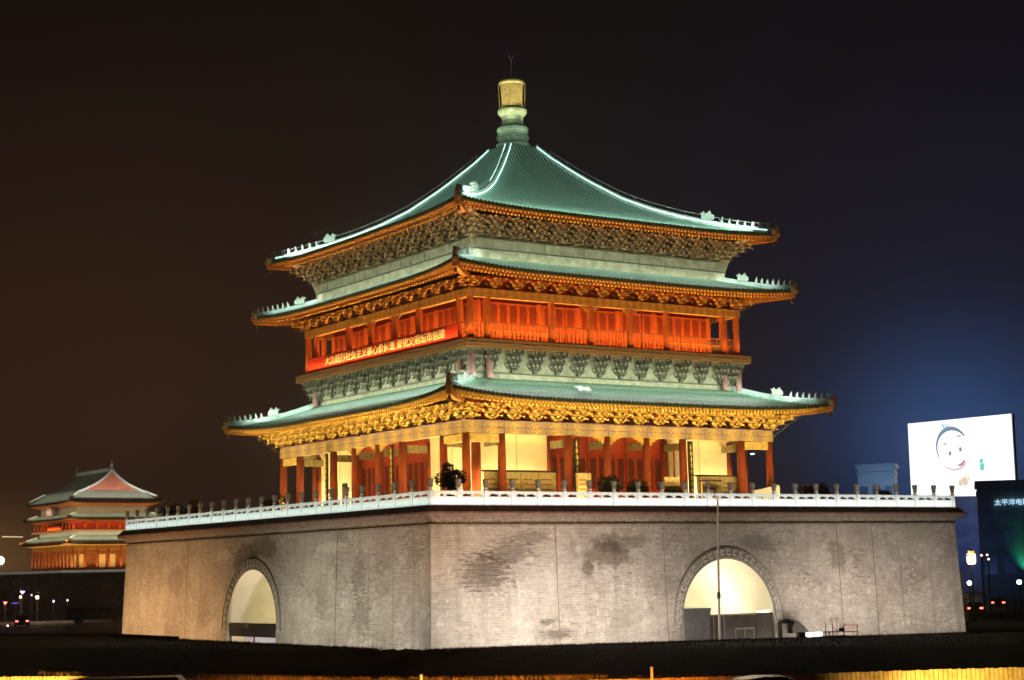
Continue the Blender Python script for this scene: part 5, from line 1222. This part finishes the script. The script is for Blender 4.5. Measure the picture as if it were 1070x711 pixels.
b = MB(); b.box(-.06, .06, -5.5, 4.5, 0, 1.0); b.build('banner_cloth', mat('drum_banner', (.65, .14, .02), .6, .1), drum, (-LX/2-.15, -1.0, 18.95))
DL = lambda x, y, z: Vector((drum.location.x+x, drum.location.y+y, z))
for (e, z, tz, te, w_, c) in ((1.6, zb+.8, 14.5, .4, 1500, (1, .58, .18)), (.3, 19.1, 21.4, -.8, 520, AMBER), (1.5, 17.9, 17.0, -1.4, 330, (1, .98, .72)), (2.2, 17.2, 18.0, -2, 330, (1, .98, .70)), (1.6, 23.9, 22.9, -1, 270, (1, .98, .72)), (1.8, 23.2, 24.2, -2, 220, (1, .94, .62)), (2.0, 22.7, 25.7, 1.2, 260, AMBER), (2.9, 15.8, 21.4, 1.4, 330, AMBER)):
    strip(DL(-LX/2-3, -LY/2-e, z), DL(LX/2+3, -LY/2-e, z), DL(0, -LY/2-te, tz), w_, c, .4)
    strip(DL(-LX/2-e, -LY/2-3, z), DL(-LX/2-e, LY/2+3, z), DL(-LX/2-te, 0, tz), w_, c, .4)
strip(DL(-LX/2, -LY/2-1.2, 28.2), DL(LX/2, -LY/2-1.2, 28.2), DL(0, -LY/2+3, 30.5), 900, (1, .88, .78), .4)
strip(DL(-LX/2-2.5, -LY/2, 28.4), DL(-LX/2-2.5, LY/2, 28.4), DL(-LX/2+5, 0, 30.4), 600, (1, 1, .78), .4)
strip(DL(-LX/2-6, -LY/2-6.2, zb-.2), DL(LX/2, -LY/2-6.2, zb-.2), DL(0, -LY/2-4.5, zb+.1), 35, (1, .95, .8), .2, 60)
strip(DL(-LX/2-6.2, -LY/2-6, zb-.2), DL(-LX/2-6.2, LY/2+24, zb-.2), DL(-LX/2-4.5, 0, zb+.1), 55, (1, .95, .8), .2, 60)
# trees before its plinth
def tree(px, py_top, d, r, label, seed):
    top = at(px, py_top, d); t = thing('street_tree', label, 'tree', (top.x, top.y, 0), group='dark trees before the drum tower')
    h = top.z-r*.6
    b = MB(); b.tube([(0, 0, 0), (.1, 0, h*.5), (0, .1, h)], [.28, .2, .1], 7)
    for q in range(6): a = q*1.05; b.tube([(0, 0, h*.45), (math.cos(a)*r*.5, math.sin(a)*r*.5, h*.85)], [.11, .03], 5)
    b.build('trunk', m_bark, t)
    b = MB(); foliage(b, (0, 0, h), r, 1500, .34, seed, .75); b.build('crown', m_leafdk, t)
for i, (px, py, d, r, lab) in enumerate(((4, 612, 300, 5.5, 'dark tree at the left edge below the drum tower'), (28, 608, 290, 5, 'dark tree below the left end of the drum tower plinth'), (52, 606, 310, 5.5, 'dark tree below the middle of the drum tower plinth'), (76, 604, 300, 5, 'dark tree below the near corner of the drum tower'), (97, 606, 290, 5, 'dark tree left of the brick wall below the drum tower'), (116, 609, 300, 5, 'dark tree half hidden behind the brick wall'))): tree(px, py, d, r, lab, 20+i)
# the row of shops and signs under the trees
def glow(name, label, cat, px, py, d, w_, h_, col, es, group, tri=False):
    p = at(px, py, d); t = thing(name, label, cat, (p.x, p.y, 0), VA+.35, group)
    b = MB()
    if tri: b.prism([(-w_/2, h_/2), (0, -h_/2), (w_/2, h_/2)][::-1], -.05, .05)
    else: b.box(-w_/2, w_/2, -.06, .06, -h_/2, h_/2)
    b.xf(lambda v: v*.75+Vector((0, 0, p.z))); b.build('lit_panel', mat('glow_'+label[:14], col, .5, 0, emit=col, es=es), t)
    b = MB(); b.tube([(0, .12, 0), (0, .12, p.z)], .07, 6); b.build('post', m_iron, t)
G1 = 'lit signs under the trees at the left'
glow('neon_sign', 'purple and white triangular neon sign under the trees', 'sign', 23.5, 619.5, 260, .9, .55, (.55, .42, 1), 7, G1, True)
glow('neon_sign', 'orange lit sign just under the purple neon triangle', 'sign', 21.5, 624, 258, .4, .5, (1, .62, .3), 4, G1)
glow('neon_sign', 'red lit sign lowest at the left edge under the trees', 'sign', 5.5, 630.5, 258, .8, .5, (1, .16, .10), 6, G1, True)
glow('neon_sign', 'warm white lamp sign right of the purple neon', 'sign', 39, 624.5, 258, .5, .55, (1, .78, .55), 7, G1)
glow('neon_sign', 'faint blue sign strip between the red and purple signs', 'sign', 16, 630.5, 262, 1.2, .25, (.16, .10, .9), .5, G1)
glow('neon_sign', 'dim grey lamp sign between purple neon and warm lamp', 'sign', 33, 622, 262, .28, .4, (.6, .7, .7), 1.2, G1)
glow('neon_sign', 'small blue lamp sign below the near corner of the drum tower', 'sign', 56, 628.5, 262, .28, .38, (.5, .55, 1), 4.5, G1)
glow('neon_sign', 'rightmost small white lamp under the trees', 'sign', 70.5, 627.5, 262, .22, .32, (.85, .8, 1), 3.5, G1)
glow('neon_sign', 'small white light low at the left near the road', 'sign', 8, 654, 230, .22, .24, (1, .97, .85), 5, G1)
for px, py, w_, c in ((23.5, 619, 200, (.55, .5, 1)), (39, 624, 500, (1, .66, .36)), (5.5, 630, 300, (1, .3, .16)), (70, 627, 350, (1, .66, .4))): bulb(at(px, py, 256)+Vector((-.5, -1.5, .4)), w_, c, .3)
q = at(23, 656, 228); v = q-Vector(CAM); car('distant dark car with red tail lights on the road at the left', (q.x, q.y, 0), math.atan2(v.y, v.x), mat('paint_dark', (.03, .03, .032), .35, 0), 4.4, 1.4, lights=True, group='distant cars with tail lights')
q = at(102, 660, 235); t = thing('parked_bus', 'long pale-roofed bus parked in the dark left of the wall', 'bus', (q.x, q.y, 0), VA+.05)
b = MB(); b.loft([[(x, y, z) for y, z in ((-1.05, .5), (-1.1, 1.2), (-1.05, 2.1), (-.85, 2.35), (.85, 2.35), (1.05, 2.1), (1.1, 1.2), (1.05, .5))] for x in (-3.9, -3.7, 3.6, 3.9)]); b.build('body', mat('bus_paint', (.16, .15, .14), .5, .1), t)
for i in range(6): b = MB(); b.box(-3.4+i*1.15, -2.4+i*1.15, -1.125, -1.09, 1.3, 2.0); b.build('window', mat('car_glass', (.02, .022, .025), .1, 0), t)
for x in (-2.4, 2.4):
    for y in (-1.0, 1.0): b = MB(); b.tube([(x, y-.12, .45), (x, y+.12, .45)], .45, 16); b.build('wheel', m_dark, t)
p = at(0, 586, 150); t = thing('street_lamp', 'street lamp with long level arm and glaring white globe at the left edge', 'street lamp', (at(-14, 600, 150).x, at(-14, 600, 150).y, 0))
o = t.location; za = at(2, 561, 150).z
b = MB(); b.lathe([(.14, 0), (.14, .5), (.08, .8), (.06, za)], n=8); b.build('pole', m_iron, t)
b = MB(); b.bar(Vector((0, 0, za)), at(14, 561, 150)-o, .06); b.build('arm', m_iron, t)
b = MB(); b.bar(at(2, 561, 150)-o, at(24, 561.3, 150)-o, .16, .10); b.build('lamp_head', mat('lamp_head_pale', (.75, .7, .6), .5, 0, emit=(1, .75, .5), es=.35), t)
b = MB(); pc = p-o; b.loft([[(pc.x+.34*math.sin(math.pi*j/8)*math.cos(a)+.001*math.cos(a), pc.y+.34*math.sin(math.pi*j/8)*math.sin(a)+.001*math.sin(a), pc.z-.34*math.cos(math.pi*j/8)) for a in [2*math.pi*q/14 for q in range(14)]] for j in range(9)]); b.build('globe', mat('lamp_glare', (1, .95, 1), .5, 0, emit=(1, .90, .98), es=9), t)
b = MB(); b.bar(Vector((0, 0, pc.z-.05)), pc-Vector((0, 0, .3)), .05); b.build('bracket', m_iron, t)
bulb((p.x+.3, p.y-.8, p.z), 300, (1, .72, .36), .3)

# ------------------------------------------------------------------ the smoggy air over the square
hz = bpy.data.materials.new('smog'); hz.use_nodes = True; ht = hz.node_tree; ht.nodes.clear()
ho = ht.nodes.new('ShaderNodeOutputMaterial'); hv = ht.nodes.new('ShaderNodeVolumePrincipled'); ht.links.new(hv.outputs[0], ho.inputs['Volume'])
hv.inputs['Color'].default_value = (.86, .80, .74, 1); hv.inputs['Density'].default_value = HAZE; hv.inputs['Anisotropy'].default_value = .2
b = MB(); b.box(-603, 823, -563, 863, -1, 62)
tag(b.build('haze', hz), kind='stuff')['label'] = 'thin city smog hanging over the square'
